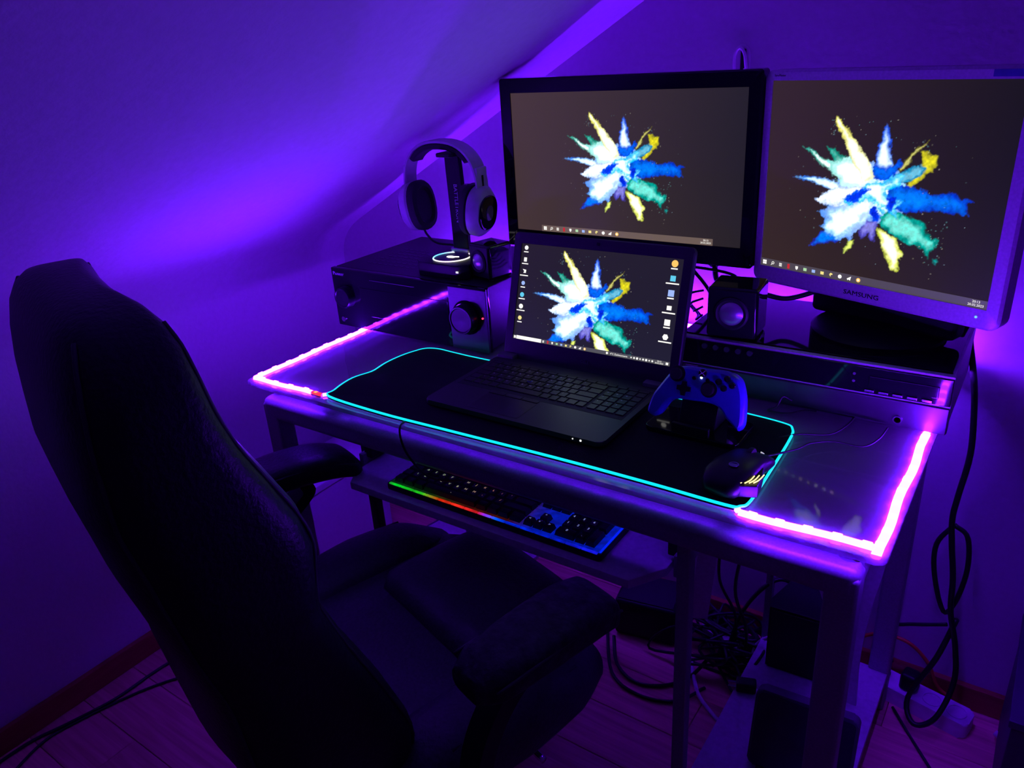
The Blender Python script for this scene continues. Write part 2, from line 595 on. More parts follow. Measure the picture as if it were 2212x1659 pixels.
paths = [
    ribbon('tape', (sx0, sy0, lz), (-1.088, sy0 + 0.004, lz), M_tape),
    ribbon('tape', (-1.060, sy0 + 0.004, lz), (-1.020, 0.885, lz), M_tape, back=M_white),
    ribbon('tape', (-1.02, 0.885, lz), (-0.31, 0.885, lz), M_tape, back=M_back_mid),
    ribbon('tape', (-0.31, 0.885, lz), (-0.27, sy0, lz), M_tape, back=M_white),
    ribbon('tape', (-0.27, sy0, lz), (sx1 + 0.004, sy0 + 0.004, lz), M_tape, 0.0048),
    ribbon('tape', (sx1, sy0 - 0.008, lz + 0.0002), (sx1, 1.182, lz + 0.0002), M_tape, 0.0052),
    ribbon('tape', (sx1, 1.186, lz), (sx1, sy1, lz), M_tape),
    ribbon('tape', (sx1, sy1, lz), (sx0, sy1, lz), M_tape),
    ribbon('tape', (sx0, sy1, lz), (sx0, sy0, lz), M_tape),
]
ribbon('tape', (-1.088, sy0 + 0.004, lz), (-1.060, sy0 + 0.004, lz), M_redtape, back=M_white)
bm = bmesh.new()
bm_box(bm, (0, 0, 0.0026), (0.0120, 0.0104, 0.0040), 0.001, 1)
me_chip = from_bm('tmpchip', bm, M_chip)
me_c = me_chip.data
bpy.data.objects.remove(me_chip)
for P in paths:
    L = sum((q - p).length for p, q in zip(P, P[1:]))
    k = int(L / 0.0333)
    for i in range(k):
        s = (i + 0.5) * L / k
        for p, q in zip(P, P[1:]):
            d = (q - p).length
            if s <= d:
                o = link(bpy.data.objects.new('led_chip', me_c), led)
                o.location = p.lerp(q, s / d) - led.location
                t = q - p
                o.rotation_euler = (0, 0, math.atan2(t.y, t.x))
                break
            s -= d
bm = bmesh.new()
bm_box(bm, (0, 0, 0.0032), (0.008, 0.006, 0.003), 0.001, 1)
o = from_bm('led_chip', bm, M_redchip, led)
o.location = Vector((-1.078, sy0 + 0.004, lz)) - led.location
o['label'] = 'single red light in the tape'

# ================================================================ MOUSE PAD
pad = tag(empty('mouse_pad', (-0.66, 0.98, DZ)), 'black extended mouse pad with glowing cyan edge under the laptop', 'mouse pad')
pad_line = [(-1.036, 0.845), (-0.90, 0.838), (-0.75, 0.842), (-0.55, 0.848), (-0.40, 0.849), (-0.29, 0.847), (-0.271, 0.853), (-0.264, 0.872), (-0.266, 0.96), (-0.270, 1.06), (-0.276, 1.096), (-0.295, 1.11),
            (-0.38, 1.118), (-0.52, 1.120), (-0.70, 1.120), (-0.86, 1.117), (-0.96, 1.118), (-1.006, 1.118), (-1.035, 1.104), (-1.050, 1.068), (-1.054, 1.017), (-1.047, 0.966), (-1.052, 0.92), (-1.046, 0.868)]
def pad_z(x, y):
    return DZ + 0.0074 + 0.004 * max(0, math.sin((y - 0.85) * 26)) * max(0, min(1, (-0.93 - x) / 0.12))
pts = catmull([(x, y, 0) for x, y in pad_line], 5, True)
bm = bmesh.new()
bmt = [bm.verts.new((p.x, p.y, pad_z(p.x, p.y))) for p in pts]
bmb = [bm.verts.new((p.x, p.y, max(DZ + 0.0008, pad_z(p.x, p.y) - 0.0062))) for p in pts]
cv = bm.verts.new((-0.66, 0.98, DZ + 0.0085))
for i in range(len(pts)):
    j = (i + 1) % len(pts)
    bm.faces.new((bmt[i], bmt[j], cv))
    bm.faces.new((bmt[j], bmt[i], bmb[i], bmb[j]))
o = from_bm('cloth', bm, M_cloth, None)
o.location = -pad.location
o.parent = pad
M_cyan = em('pad_edge_glow', (0.004, 0.78, 0.95), 1.15)
o = tube('light_edge', [(p.x, p.y, pad_z(p.x, p.y) - 0.0008) for p in pts], 0.0021, M_cyan, None, 1, 8, True)
o.location = -pad.location
o.parent = pad
o['label'] = 'glowing cyan piping'
o = tube('power_cable', [(-0.845, 0.846, DZ + 0.004), (-0.845, 0.825, DZ - 0.002), (-0.842, 0.822, DZ - 0.03), (-0.832, 0.828, 0.72), (-0.80, 0.836, 0.69), (-0.77, 0.88, 0.67), (-0.72, 0.97, 0.66)], 0.002, M_cable, None)
o.location = -pad.location
o.parent = pad

# ================================================================ SCREEN PICTURE (powder burst), drawn with numpy into colour attributes
EX = {
'A':[(-258,344),(-224,329),(-194,299),(-153,247),(-105,198),(-75,164),(-41,127),(-19,52),(-67,30),(-123,105),(-153,146),(-183,209),(-221,262),(-250,303)],
'B':[(-434,191),(-381,172),(-336,150),(-262,123),(-236,112),(-153,82),(-45,30),(-131,15),(-194,37),(-254,75),(-318,105),(-363,135)],
'C':[(-292,191),(-254,191),(-202,161),(-153,146),(-135,108),(-153,60),(-224,93),(-243,135),(-265,164)],
'D':[(-479,22),(-385,37),(-303,30),(-232,26),(-183,7),(-157,-30),(-258,-22),(-321,-7),(-389,11)],
'E':[(-333,-86),(-299,-52),(-258,-19),(-183,7),(-34,0),(-45,-56),(-157,-90),(-209,-108),(-262,-101)],
'F':[(-303,-153),(-243,-112),(-157,-86),(-34,-45),(11,-79),(-34,-161),(-71,-221),(-105,-265),(-161,-280),(-250,-258),(-284,-217),(-262,-172)],
'G':[(-344,-340),(-307,-280),(-273,-239),(-198,-221),(-150,-239),(-161,-284),(-213,-299),(-280,-314)],
'H':[(-138,-348),(-131,-318),(-112,-277),(-79,-265),(-97,-314)],
'I':[(-52,-164),(30,-138),(34,-187),(22,-258),(0,-254),(-7,-217),(-49,-258),(-60,-209)],
'J':[(30,-187),(90,-202),(142,-224),(168,-273),(191,-303),(168,-336),(172,-389),(131,-393),(112,-351),(82,-314),(60,-250),(34,-213)],
'K':[(41,-138),(90,-82),(150,-101),(221,-116),(269,-135),(292,-176),(344,-209),(321,-254),(310,-292),(277,-262),(217,-247),(150,-228),(90,-202),(52,-176)],
'L':[(71,34),(202,34),(243,19),(310,7),(381,26),(415,0),(475,-11),(437,-30),(471,-67),(393,-75),(336,-67),(232,-86),(161,-101),(90,-82),(52,-30)],
'M':[(19,314),(37,292),(49,221),(56,168),(79,127),(41,97),(-19,112),(-19,150),(-4,232),(7,280)],
'N':[(-37,116),(11,127),(79,123),(112,150),(120,120),(90,75),(19,37),(-26,52)],
'O':[(232,247),(213,221),(172,176),(150,131),(112,97),(105,112),(131,153),(176,209)],
'P':[(202,191),(228,198),(254,183),(280,183),(280,142),(269,101),(236,86),(209,60),(191,34),(153,45),(183,90),(217,120),(202,161)],
'Q':[(79,75),(161,120),(206,146),(232,116),(221,82),(150,56),(90,22)],
'R':[(-45,41),(30,45),(90,86),(150,82),(112,34),(71,4),(71,-30),(150,-52),(108,-75),(138,-135),(90,-105),(52,-82),(49,-127),(11,-75),(-45,-56),(-108,-90),(-157,-90),(-172,-60),(-82,-11)],
'S':[(-176,-60),(-131,-26),(-67,15),(-26,11),(-56,-22),(-75,-67),(-131,-75)],
'T':[(-26,-131),(4,-79),(49,-120),(41,-150),(4,-161)],
'U':[(71,-15),(120,-34),(112,-56),(79,-105),(60,-67)],
'Z':[(-200,60),(-120,110),(-40,130),(60,115),(130,75),(165,25),(155,-60),(125,-130),(40,-165),(-60,-180),(-200,-185),(-255,-110),(-230,-20)],
'Y':[(-285,118),(-230,128),(-150,150),(-70,150),(-20,60),(-50,-10),(-180,-5),(-235,50)],
'W':[(333,-299),(348,-292),(355,-307),(348,-325),(336,-310)],
}
# layer: polygon, inner colour, outer colour (linear), white amount near the middle, edge wobble
LAY = [('Z',(0.20,0.95,1.2),(0.0,0.25,1.0),.45,16),('K',(0.0,0.80,0.66),(0.0,0.15,0.12),.15,10),('W',(0.0,0.30,0.28),(0.0,0.2,0.2),0,4),('L',(0.0,0.20,1.0),(0.0,0.03,0.55),0,10),
       ('I',(0.16,0.14,0.75),(0.06,0.05,0.40),.08,9),('G',(0.0,0.20,1.0),(0.01,0.02,0.5),0,9),('H',(0.70,0.80,0.15),(0.3,0.4,0.05),0,5),
       ('B',(0.15,0.80,0.66),(0.0,0.22,0.15),.75,8),('C',(0.02,0.50,0.38),(0.0,0.22,0.15),.10,8),('D',(0.35,0.85,1.2),(0.02,0.16,0.75),.55,6),
       ('Y',(0.75,1.25,1.2),(0.10,0.70,0.62),.85,12),
       ('F',(0.55,1.15,1.25),(0.0,0.22,0.95),.75,14),('E',(1.1,1.25,1.3),(0.45,0.6,1.0),.85,11),
       ('P',(0.80,0.72,0.01),(0.35,0.32,0.01),0,10),('O',(0.55,0.50,0.03),(0.08,0.07,0.01),.10,6),('Q',(0.03,0.45,0.70),(0.0,0.2,0.45),.10,11),
       ('N',(0.0,0.14,0.95),(0.0,0.04,0.6),0,13),('M',(0.50,0.85,1.3),(0.01,0.08,0.75),.65,7),
       ('A',(1.25,1.25,0.60),(0.70,0.65,0.02),.70,7),('J',(1.3,1.3,0.60),(0.60,0.68,0.05),.75,7),
       ('R',(0.45,1.2,1.3),(0.0,0.50,1.1),.80,15),('S',(0.0,0.03,0.85),(0.0,0.10,0.95),0,14),('T',(0.0,0.02,0.75),(0.0,0.08,0.9),0,11),('U',(0.0,0.02,0.7),(0.0,0.10,0.9),0,11)]

def vnoise(x, y, seed):
    r = np.random.RandomState(seed).rand(64, 64)
    xi, yi = np.floor(x).astype(int), np.floor(y).astype(int)
    fx, fy = x - xi, y - yi
    fx = fx * fx * (3 - 2 * fx)
    fy = fy * fy * (3 - 2 * fy)
    a = r[xi % 64, yi % 64]; b = r[(xi + 1) % 64, yi % 64]; c = r[xi % 64, (yi + 1) % 64]; d = r[(xi + 1) % 64, (yi + 1) % 64]
    return (a * (1 - fx) + b * fx) * (1 - fy) + (c * (1 - fx) + d * fx) * fy

def fbm(x, y, seed, oct=4):
    v = 0; a = .5; s = 0
    for i in range(oct):
        v = v + a * vnoise(x, y, seed + i); s += a
        x = x * 2.03 + 11.3; y = y * 2.03 + 5.1; a *= .55
    return v / s

def poly_sd(px, py, poly):
    """signed distance to polygon (negative outside)"""
    d = np.full(px.shape, 1e9)
    inside = np.zeros(px.shape, bool)
    n = len(poly)
    for i in range(n):
        ax, ay = poly[i]; bx, by = poly[(i + 1) % n]
        ex, ey = bx - ax, by - ay
        wx, wy = px - ax, py - ay
        t = np.clip((wx * ex + wy * ey) / (ex * ex + ey * ey + 1e-9), 0, 1)
        d = np.minimum(d, (wx - ex * t) ** 2 + (wy - ey * t) ** 2)
        c = ((ay > py) != (by > py))
        with np.errstate(divide='ignore', invalid='ignore'):
            xin = ax + (py - ay) * ex / (ey if abs(ey) > 1e-9 else 1e-9)
        inside ^= c & (px < xin)
    d = np.sqrt(d)
    return np.where(inside, d, -d)

def burst(px, py, bg):
    """px, py in thousandths of the picture unit; returns linear rgb"""
    rgb = bg.copy()
    for li, (k, ci, co, wh, wob) in enumerate(LAY):
        poly = EX[k]
        wx = (fbm(px / 34, py / 34, 10 + li, 4) - .5) * wob * 3.4
        wy = (fbm(px / 34 + 40, py / 34 + 9, 50 + li, 4) - .5) * wob * 3.4
        sd = poly_sd(px + wx, py + wy, poly)
        n3 = fbm(px / 11 + 7, py / 11 + li, 130 + li, 3)
        a = np.clip((sd + (n3 - .5) * 16 + 3.0) / 9.0, 0, 1)
        if a.max() <= 0:
            continue
        mx = max(8.0, float(sd.max()))
        core = np.clip(sd / (mx * .75), 0, 1)
        n1 = fbm(px / 38 + 3 * li, py / 38, 90 + li, 4)
        f = np.clip(core * 1.15 + (n1 - .5) * 1.0, 0, 1)
        col = np.array(co)[None] * (1 - f[:, None]) + np.array(ci)[None] * f[:, None]
        wv = np.clip((f - .38) * 1.9, 0, 1) * wh
        n2 = fbm(px / 13 + 5 * li, py / 13 + 2, 170 + li, 3)
        col = col * (.55 + 1.0 * n2)[:, None]
        if k in 'ABDFYZ':
            r = np.hypot(px, py)
            wv = np.clip(wv + np.clip(1 - r / 380, 0, 1) * .75 * wh, 0, 1)
        col = col * (1 - wv[:, None]) + np.array((1.25, 1.35, 1.3))[None] * wv[:, None]
        rgb = rgb * (1 - a[:, None]) + col * a[:, None]
    # flying grains
    rr = np.random.RandomState(5)
    for i in range(150):
        ang = rr.rand() * 6.283
        r = 190 + 280 * rr.rand() ** .8
        gx, gy = r * math.cos(ang) * 1.05, r * math.sin(ang) * .82
        if i < 22:
            gx, gy = -258 + rr.randn() * 10, 330 - rr.rand() * 80
        elif i < 60:
            gx, gy = 330 + rr.randn() * 40, -230 + rr.randn() * 70
        elif i < 75:
            gx, gy = 215 + rr.randn() * 14, 225 + rr.randn() * 18
        s = 1.2 + 1.6 * rr.rand()
        a = np.clip(1.6 - np.hypot(px - gx, py - gy) / s, 0, 1) * (.08 + .4 * rr.rand())
        c = [(.5, .8, .9), (.7, .65, .5), (.2, .6, .6)][i % 3]
        rgb = rgb * (1 - a[:, None]) + np.array(c)[None] * a[:, None]
    return rgb

M_screen_mats = {}
def screen_mat():
    if 's' in M_screen_mats:
        return M_screen_mats['s']
    mt, nt, b = nodes_of('screen_light')
    at = nt.nodes.new('ShaderNodeAttribute')
    at.attribute_name = 'picture'
    b.inputs['Base Color'].default_value = (0.004, 0.004, 0.004, 1)
    b.inputs['Roughness'].default_value = 0.45
    b.inputs['Specular IOR Level'].default_value = 0.2
    nt.links.new(at.outputs['Color'], b.inputs['Emission Color'])
    b.inputs['Emission Strength'].default_value = 1.0
    M_screen_mats['s'] = mt
    return mt

def make_screen(name, W, H, nx, ny, cu, cv_, unit, bgl, bgr, bgb, parent, M, x_lo=0.0, x_hi=1.0):
    """A lit panel W x H in local x,z facing -y."""
    us = (np.arange(nx + 1)) / nx
    vs_ = (np.arange(ny + 1)) / ny
    U, V = np.meshgrid(us, vs_)
    u, v = U.ravel(), V.ravel()
    px = (u - cu) * W / unit * 1000
    py = (v - cv_) * H / unit * 1000
    g = np.clip(u, 0, 1)[:, None]
    bg = np.array(bgl)[None] * (1 - g) + np.array(bgr)[None] * g
    bg = bg * (0.85 + 0.15 * v[:, None]) + np.array(bgb)[None] * (1 - v[:, None]) ** 2
    rgb = burst(px, py, bg)
    co = np.zeros((len(u), 3))
    co[:, 0] = (u - .5) * W
    co[:, 2] = (v - .5) * H
    idx = np.arange((nx + 1) * (ny + 1)).reshape(ny + 1, nx + 1)
    q = np.stack([idx[:-1, :-1], idx[:-1, 1:], idx[1:, 1:], idx[1:, :-1]], -1).reshape(-1)
    me = bpy.data.meshes.new(name)
    me.vertices.add(len(u)); me.vertices.foreach_set('co', co.ravel())
    me.loops.add(len(q)); me.loops.foreach_set('vertex_index', q.astype(np.int32))
    nf = nx * ny
    me.polygons.add(nf); me.polygons.foreach_set('loop_start', (np.arange(nf) * 4).astype(np.int32))
    me.update(calc_edges=True)
    at = me.color_attributes.new('picture', 'FLOAT_COLOR', 'POINT')
    at.data.foreach_set('color', np.concatenate([rgb, np.ones((len(u), 1))], 1).astype(np.float32).ravel())
    me.materials.append(screen_mat())
    o = link(bpy.data.objects.new(name, me), parent)
    o.matrix_local = M
    o['label'] = 'lit screen with a colourful powder burst'
    return o

M_task = em('taskbar_light', (0.150, 0.105, 0.085), 1.0)
M_task2 = em('taskbar_dim', (0.075, 0.062, 0.070), 1.0)
M_icw = em('icon_white', (1.0, 0.97, 0.9), 1.1)
M_icr = em('icon_red', (0.60, 0.02, 0.02), 1.0)
M_icg = em('icon_green', (0.45, 0.75, 0.40), 1.0)
M_icb = em('icon_blue', (0.35, 0.50, 0.95), 1.0)
M_icy = em('icon_yellow', (0.95, 0.80, 0.25), 1.0)
M_ico = em('icon_orange', (1.0, 0.55, 0.12), 1.1)
M_ict = em('icon_teal', (0.12, 0.62, 0.85), 1.0)

def flat(name, poly, mat, parent, d=0.0006, t=0.0003):
    """Thin lit shape lying on a screen: poly in screen x,z."""
    return prism(name, poly, d, d + t, mat, parent, smooth=False, M=FACE)

def R_(x, z, w_, h_):
    return [(x - w_ / 2, z - h_ / 2), (x + w_ / 2, z - h_ / 2), (x + w_ / 2, z + h_ / 2), (x - w_ / 2, z + h_ / 2)]
def C_(x, z, r, n=12):
    return [(x + r * math.cos(2 * math.pi * i / n), z + r * math.sin(2 * math.pi * i / n)) for i in range(n)]

def task_icons(scr, x0, step, z, s, order):
    for i, k in enumerate(order):
        x = x0 + i * step
        if k == 'win':
            for dx in (-.27, .27):
                for dz in (-.27, .27):
                    flat('start_pane', R_(x + dx * s, z + dz * s, .46 * s, .46 * s), M_icw, scr, .0010)
        elif k == 'search':
            ring = [(x + .12 * s + .30 * s * math.cos(a), z + .1 * s + .30 * s * math.sin(a)) for a in np.linspace(0, 2 * math.pi, 13)]
            bm = bmesh.new()
            bm_sweep(bm, [Vector((p[0], -.0012, p[1])) for p in ring[:-1]], circ(.07 * s, 5), up=Vector((0, 1, 0)), closed=True)
            bm_sweep(bm, [Vector((x - .08 * s, -.0012, z - .12 * s)), Vector((x - .4 * s, -.0012, z - .45 * s))], circ(.08 * s, 5), up=Vector((0, 1, 0)))
            from_bm('search_icon', bm, M_icw, scr)
        elif k == 'view':
            for dz in (-.3, 0, .3):
                flat('task_view_icon', R_(x, z + dz * s, .75 * s, .17 * s), M_icw, scr, .0010)
        elif k == 'red':
            flat('app_icon', R_(x, z, .62 * s, 1.15 * s), M_icr, scr, .0010)
        elif k == 'shield':
            flat('app_icon', [(x - .36 * s, z + .4 * s), (x - .3 * s, z - .2 * s), (x, z - .5 * s), (x + .3 * s, z - .2 * s), (x + .36 * s, z + .4 * s)], M_icw, scr, .0010)
        elif k == 'swirl':
            flat('app_icon', [(x - .4 * s, z + .1 * s), (x - .1 * s, z + .45 * s), (x + .4 * s, z + .3 * s), (x + .35 * s, z), (x, z + .02 * s), (x - .05 * s, z - .45 * s), (x - .3 * s, z - .2 * s)], M_icy, scr, .0010)
        elif k == 'plane':
            flat('app_icon', [(x - .5 * s, z - .1 * s), (x + .5 * s, z + .5 * s), (x + .3 * s, z - .5 * s), (x - .1 * s, z - .25 * s), (x - .3 * s, z - .5 * s)], M_icw, scr, .0010)
        elif k == 'ball':
            flat('app_icon', C_(x, z, .5 * s, 14), M_ico, scr, .0010)
            flat('app_icon', C_(x, z, .22 * s, 10), M_icw, scr, .0014)
        else:
            mt = {'g': M_icg, 'b': M_icb, 'y': M_icy, 'w': M_icw}[k[0]]
            flat('app_icon', R_(x, z, .85 * s, .7 * s) if k[0] != 'w' else C_(x, z, .48 * s, 8), mt, scr, .0010)

ORDER = ['win', 'search', 'view', 'red', 'shield', 'g', 'b', 'y', 'swirl', 'w', 'plane', 'ball']

def clock(scr, x, z, s):
    text('clock_text', '20:13', s, M_icw, scr, T((x, -.0012, z + .55 * s)) @ FACE, 'CENTER', 0.00005)
    text('date_text', '20.02.2023', s, M_icw, scr, T((x, -.0012, z - .45 * s)) @ FACE, 'CENTER', 0.00005)

# ---------------------------------------------------------------- wide black monitor
def frame_ring(name, ow, oh, il, ir, it, ib, depth, mat, parent, bev=0.003, r=0.006):
    """Bezel: outer rounded box with a recessed opening; built from x,z outline, front at y=0, going back to +depth."""
    bm = bmesh.new()
    o = rounded_rect(ow, oh, r, 4)
    x0, x1, z0, z1 = -ow / 2 + il, ow / 2 - ir, -oh / 2 + ib, oh / 2 - it
    k = len(o)
    inner = []
    for (x, z) in o:
        inner.append((min(max(x * 1.0, x0), x1), min(max(z * 1.0, z0), z1)))
    # push the inner ring onto the opening's outline
    q = k // 4
    inner = []
    for cidx, (cx_, cz_) in enumerate(((x1, z1), (x0, z1), (x0, z0), (x1, z0))):
        inner += [(cx_, cz_)] * q
    F = [bm.verts.new((x, bev, z)) for x, z in o]
    sc1 = [((abs(x) - bev) * (1 if x > 0 else -1), (abs(z) - bev) * (1 if z > 0 else -1)) for x, z in o]
    G = [bm.verts.new((x, 0, z)) for x, z in sc1]
    B = [bm.verts.new((x, depth, z)) for x, z in o]
    corners = [bm.verts.new((cx_, 0, cz_)) for cx_, cz_ in ((x1, z1), (x0, z1), (x0, z0), (x1, z0))]
    deep = [bm.verts.new((cx_, 0.0035, cz_)) for cx_, cz_ in ((x1, z1), (x0, z1), (x0, z0), (x1, z0))]
    for j in range(k):
        jn = (j + 1) % k
        bm.faces.new((F[j], F[jn], G[jn], G[j]))
        bm.faces.new((F[jn], F[j], B[j], B[jn]))
        ca, cb = corners[j // q], corners[jn // q]
        if ca is cb:
            bm.faces.new((G[j], G[jn], ca))
        else:
            bm.faces.new((G[j], G[jn], cb, ca))
    for j in range(4):
        bm.faces.new((corners[j], corners[(j + 1) % 4], deep[(j + 1) % 4], deep[j]))
    bm.faces.new(B)
    return from_bm(name, bm, mat, parent, True)

mon1 = tag(empty('monitor', (-0.6955, 1.33, DZ)), 'wide black flat monitor with powder burst picture, behind the laptop', 'monitor')
z_c = (0.964 + 1.296) / 2 - DZ
ow, oh = 0.528, 0.332
fz = frame_ring('bezel', ow, oh, 0.0265, 0.0225, 0.0270, 0.0360, 0.032, M_blkgloss, mon1)
fz.location = (0, 0, z_c)
bk = box('back_shell', (0, 0.045, z_c), (0.44, 0.03, 0.26), M_blk, mon1, 0.012, 3)
s1 = make_screen('screen', 0.479, 0.269, 400, 224, 0.508, 0.52, 0.2675, (0.062, 0.036, 0.040), (0.017, 0.014, 0.022), (0.006, 0.004, 0.002), mon1,
                 T((0.002, 0.0028, z_c + 0.0045)))
W1, H1 = 0.479, 0.269
flat('taskbar', [(-.5 * W1 + .125 * W1, -.5 * H1), (-.5 * W1 + .892 * W1, -.5 * H1), (-.5 * W1 + .892 * W1, -.5 * H1 + .0122), (-.5 * W1 + .125 * W1, -.5 * H1 + .0122)], M_task, s1, .0003)
task_icons(s1, -.5 * W1 + .143 * W1, .0150, -.5 * H1 + .0063, .0070, ORDER)
clock(s1, -.5 * W1 + .865 * W1, -.5 * H1 + .0062, .0046)
bm = bmesh.new()
bm_loft(bm, [[Vector((x, y, 0.0)) for x, y in sring(0, 0.02, 0.12, 0.085, .7)], [Vector((x, y, 0.010)) for x, y in sring(0, 0.02, 0.117, 0.082, .7)], [Vector((x, y, 0.018)) for x, y in sring(0, 0.035, 0.05, 0.03, .7)]])
o = from_bm('stand_base', bm, M_blk, mon1, True)
box('stand_neck', (0, 0.055, 0.16), (0.07, 0.022, 0.30), M_blk, mon1, 0.005)

# ---------------------------------------------------------------- square silver monitor
ya = math.radians(-18.4)
ex_ = Vector((math.cos(ya), math.sin(ya), 0))
scx = Vector((-.1, 1.23, 0)) + ex_ * ((-0.820 - 0.438) / 2 - Vector((-.1, 1.23, 0)).dot(ex_))
R2Z = 0.878
mon2 = tag(empty('monitor', (scx.x, scx.y, R2Z), ya), 'square silver framed monitor standing on the right hi-fi unit', 'monitor')
W2, H2 = 0.3785, 0.304
z_c2 = (0.972 + 1.2785) / 2 - R2Z
fz = frame_ring('bezel', W2 + 0.036, H2 + 0.046, 0.016, 0.020, 0.016, 0.030, 0.030, M_bezsilver, mon2, 0.004, 0.016)
fz.location = (0.002, 0, z_c2 - 0.007)
o = box('back_shell', (0, 0.045, z_c2), (0.30, 0.035, 0.24), M_blk, mon2, 0.012, 3)
s2 = make_screen('screen', W2, H2, 340, 274, 0.51, 0.49, 0.302, (0.034, 0.018, 0.020), (0.009, 0.007, 0.009), (0.010, 0.006, 0.003), mon2, T((0, 0.0028, z_c2)))
flat('taskbar', [(-.5 * W2, -.5 * H2), (.5 * W2, -.5 * H2), (.5 * W2, -.5 * H2 + .0125), (-.5 * W2, -.5 * H2 + .0125)], M_task2, s2, .0003)
task_icons(s2, -.5 * W2 + .008, .0160, -.5 * H2 + .0063, .0070, ORDER)
clock(s2, .5 * W2 - .016, -.5 * H2 + .0064, .0050)
text('brand_lettering', 'SAMSUNG', 0.0105, M_blk, mon2, T((0.003, -0.0006, z_c2 - H2 / 2 - 0.016)) @ Matrix.Diagonal((1.25, 1, 1, 1)) @ FACE)
text('model_lettering', 'SyncMaster', 0.0045, M_grey, mon2, T((-W2 / 2 + 0.014, -0.0006, z_c2 + H2 / 2 + 0.0075)) @ FACE)
o = cyl('power_light', (W2 / 2 - 0.012, 0.001, z_c2 - H2 / 2 - 0.012), (W2 / 2 - 0.012, -0.0008, z_c2 - H2 / 2 - 0.012), 0.0018, em('blue_led', (0.15, 0.45, 1.0), 1.5), mon2, n=10)
bbox('sticker', (W2 / 2 - 0.045, -0.0006, z_c2 + H2 / 2 + 0.003), (W2 / 2 - 0.005, 0.001, z_c2 + H2 / 2 + 0.012), pm('sticker_blue', (0.05, 0.07, 0.25), 0.4), mon2, 0.0003)
lathe('stand_base', [(0.105, 0), (0.105, 0.006), (0.095, 0.012), (0.04, 0.018)], pm('base_matt', (0.006, 0.006, 0.008), 0.5, spec=0.15), mon2, 48, M=T((0, 0.07, 0)))
box('stand_neck', (0, 0.085, 0.10), (0.25, 0.04, 0.18), M_blkmat, mon2, 0.010, 3)

# ================================================================ LAPTOP
lap = tag(empty('laptop', (-0.675, 1.01, DZ + 0.0086)), 'open black laptop on the mouse pad, screen showing powder burst', 'laptop')
LW, LD = 0.352, 0.226
LZ = 0.802 - DZ - 0.0086          # top of the base
base = prism('base', rounded_rect(LW, LD, 0.012, 5), 0.003, LZ, M_lap, lap, 0.002)
base.location = (0, 0.0, 0)
for sx in (-1, 1):
    for sy in (-1, 1):
        cyl('foot', (sx * .14, sy * .09, 0), (sx * .14, sy * .09, .003), .007, M_rub, base, n=12)
kdeck = bbox('key_well', (-.166, -.030, LZ - .0004), (.166, .088, LZ + .0002), M_blkmat, base, 0)
MESH_CACHE = {}
def key_obj(name, w_, d_, h_, mat, parent, taper=.0012):
    kk = (round(w_, 4), round(d_, 4), mat.name)
    if kk not in MESH_CACHE:
        bm = bmesh.new()
        a = [Vector((sx * w_ / 2, sy * d_ / 2, 0)) for sx, sy in ((-1, -1), (1, -1), (1, 1), (-1, 1))]
        b = [Vector((v.x - math.copysign(taper, v.x), v.y - math.copysign(taper, v.y), h_)) for v in a]
        bm_loft(bm, [a, b])
        o = from_bm('key', bm, mat)
        MESH_CACHE[kk] = o.data
        bpy.data.objects.remove(o)
    return link(bpy.data.objects.new(name, MESH_CACHE[kk]), parent)
ROWS = [[1] * 13 + [2], [1.5] + [1] * 12 + [1.5], [1.75] + [1] * 11 + [2.25], [1.25] + [1] * 11 + [2.75], [1.25, 1, 1, 1.1, 5.4, 1.1, 1, 1, 1.15, 1]]
LEG = ['`1234567890-=', ' QWERTYUIOP[]', ' ASDFGHJKL;\'', ' \\ZXCVBNM,./']
lu = 0.0168
legends = []
def laptop_keys():
    x0, y0 = -0.163, 0.086
    for i in range(16):
        o = key_obj('key', 0.0185, 0.0088, .0016, M_key, base, .0005)
        o.location = (x0 + .0095 + i * .0204, y0 - .006, LZ)
    for r, row in enumerate(ROWS):
        x = x0
        yy = y0 - .0205 - r * .0186
        for i, u in enumerate(row):
            o = key_obj('key', u * lu - .0026, .0160, .0018, M_key, base, .0006)
            o.location = (x + u * lu / 2, yy, LZ)
            if r < 4 and i < len(LEG[r]) and LEG[r][i] != ' ':
                legends.append((LEG[r][i], x + u * lu / 2 - .003, yy + .003))
            x += u * lu
    xn = x0 + 15 * lu + .004
    for r in range(5):
        for i in range(4):
            o = key_obj('key', .0148, .0160, .0018, M_key, base, .0006)
            o.location = (xn + .0085 + i * .0176, y0 - .0205 - r * .0186, LZ)
            if r and i < 3 and r < 4:
                legends.append(('789456123'[(r - 1) * 3 + i], xn + .006 + i * .0176, y0 - .0175 - r * .0186))
laptop_keys()
def letters(name, items, size, mat, parent, z):
    """Printed key legends joined in one part."""
    bm = bmesh.new()
    cache = {}
    for ch, x, yy in items:
        if ch not in cache:
            t = text('t', ch, size, mat, None, Matrix(), 'CENTER', 0.0)
            cache[ch] = t.data
            bpy.data.objects.remove(t)
        n0 = len(bm.verts)
        bm.from_mesh(cache[ch])
        bm.verts.ensure_lookup_table()
        bmesh.ops.translate(bm, verts=bm.verts[n0:], vec=(x, yy, z))
    o = from_bm(name, bm, mat, parent)
    o['kind'] = 'stuff'
    return o
letters('key_legends', legends, .0058, pm('legend_print', (0.6, 0.6, 0.6), 0.5), base, LZ + .0020)
tp = prism('touchpad', rounded_rect(.104, .062, .004, 3, -.038, -.072), LZ - .001, LZ + .0003, pm('touchpad_skin', (0.014, 0.014, 0.016), 0.35), base, 0)
for k in range(3):
    prism('touchpad_button', rounded_rect(.033, .010, .002, 2, -.038 + (k - 1) * .0345, -.035), LZ, LZ + .0012, M_key, base, .0004)
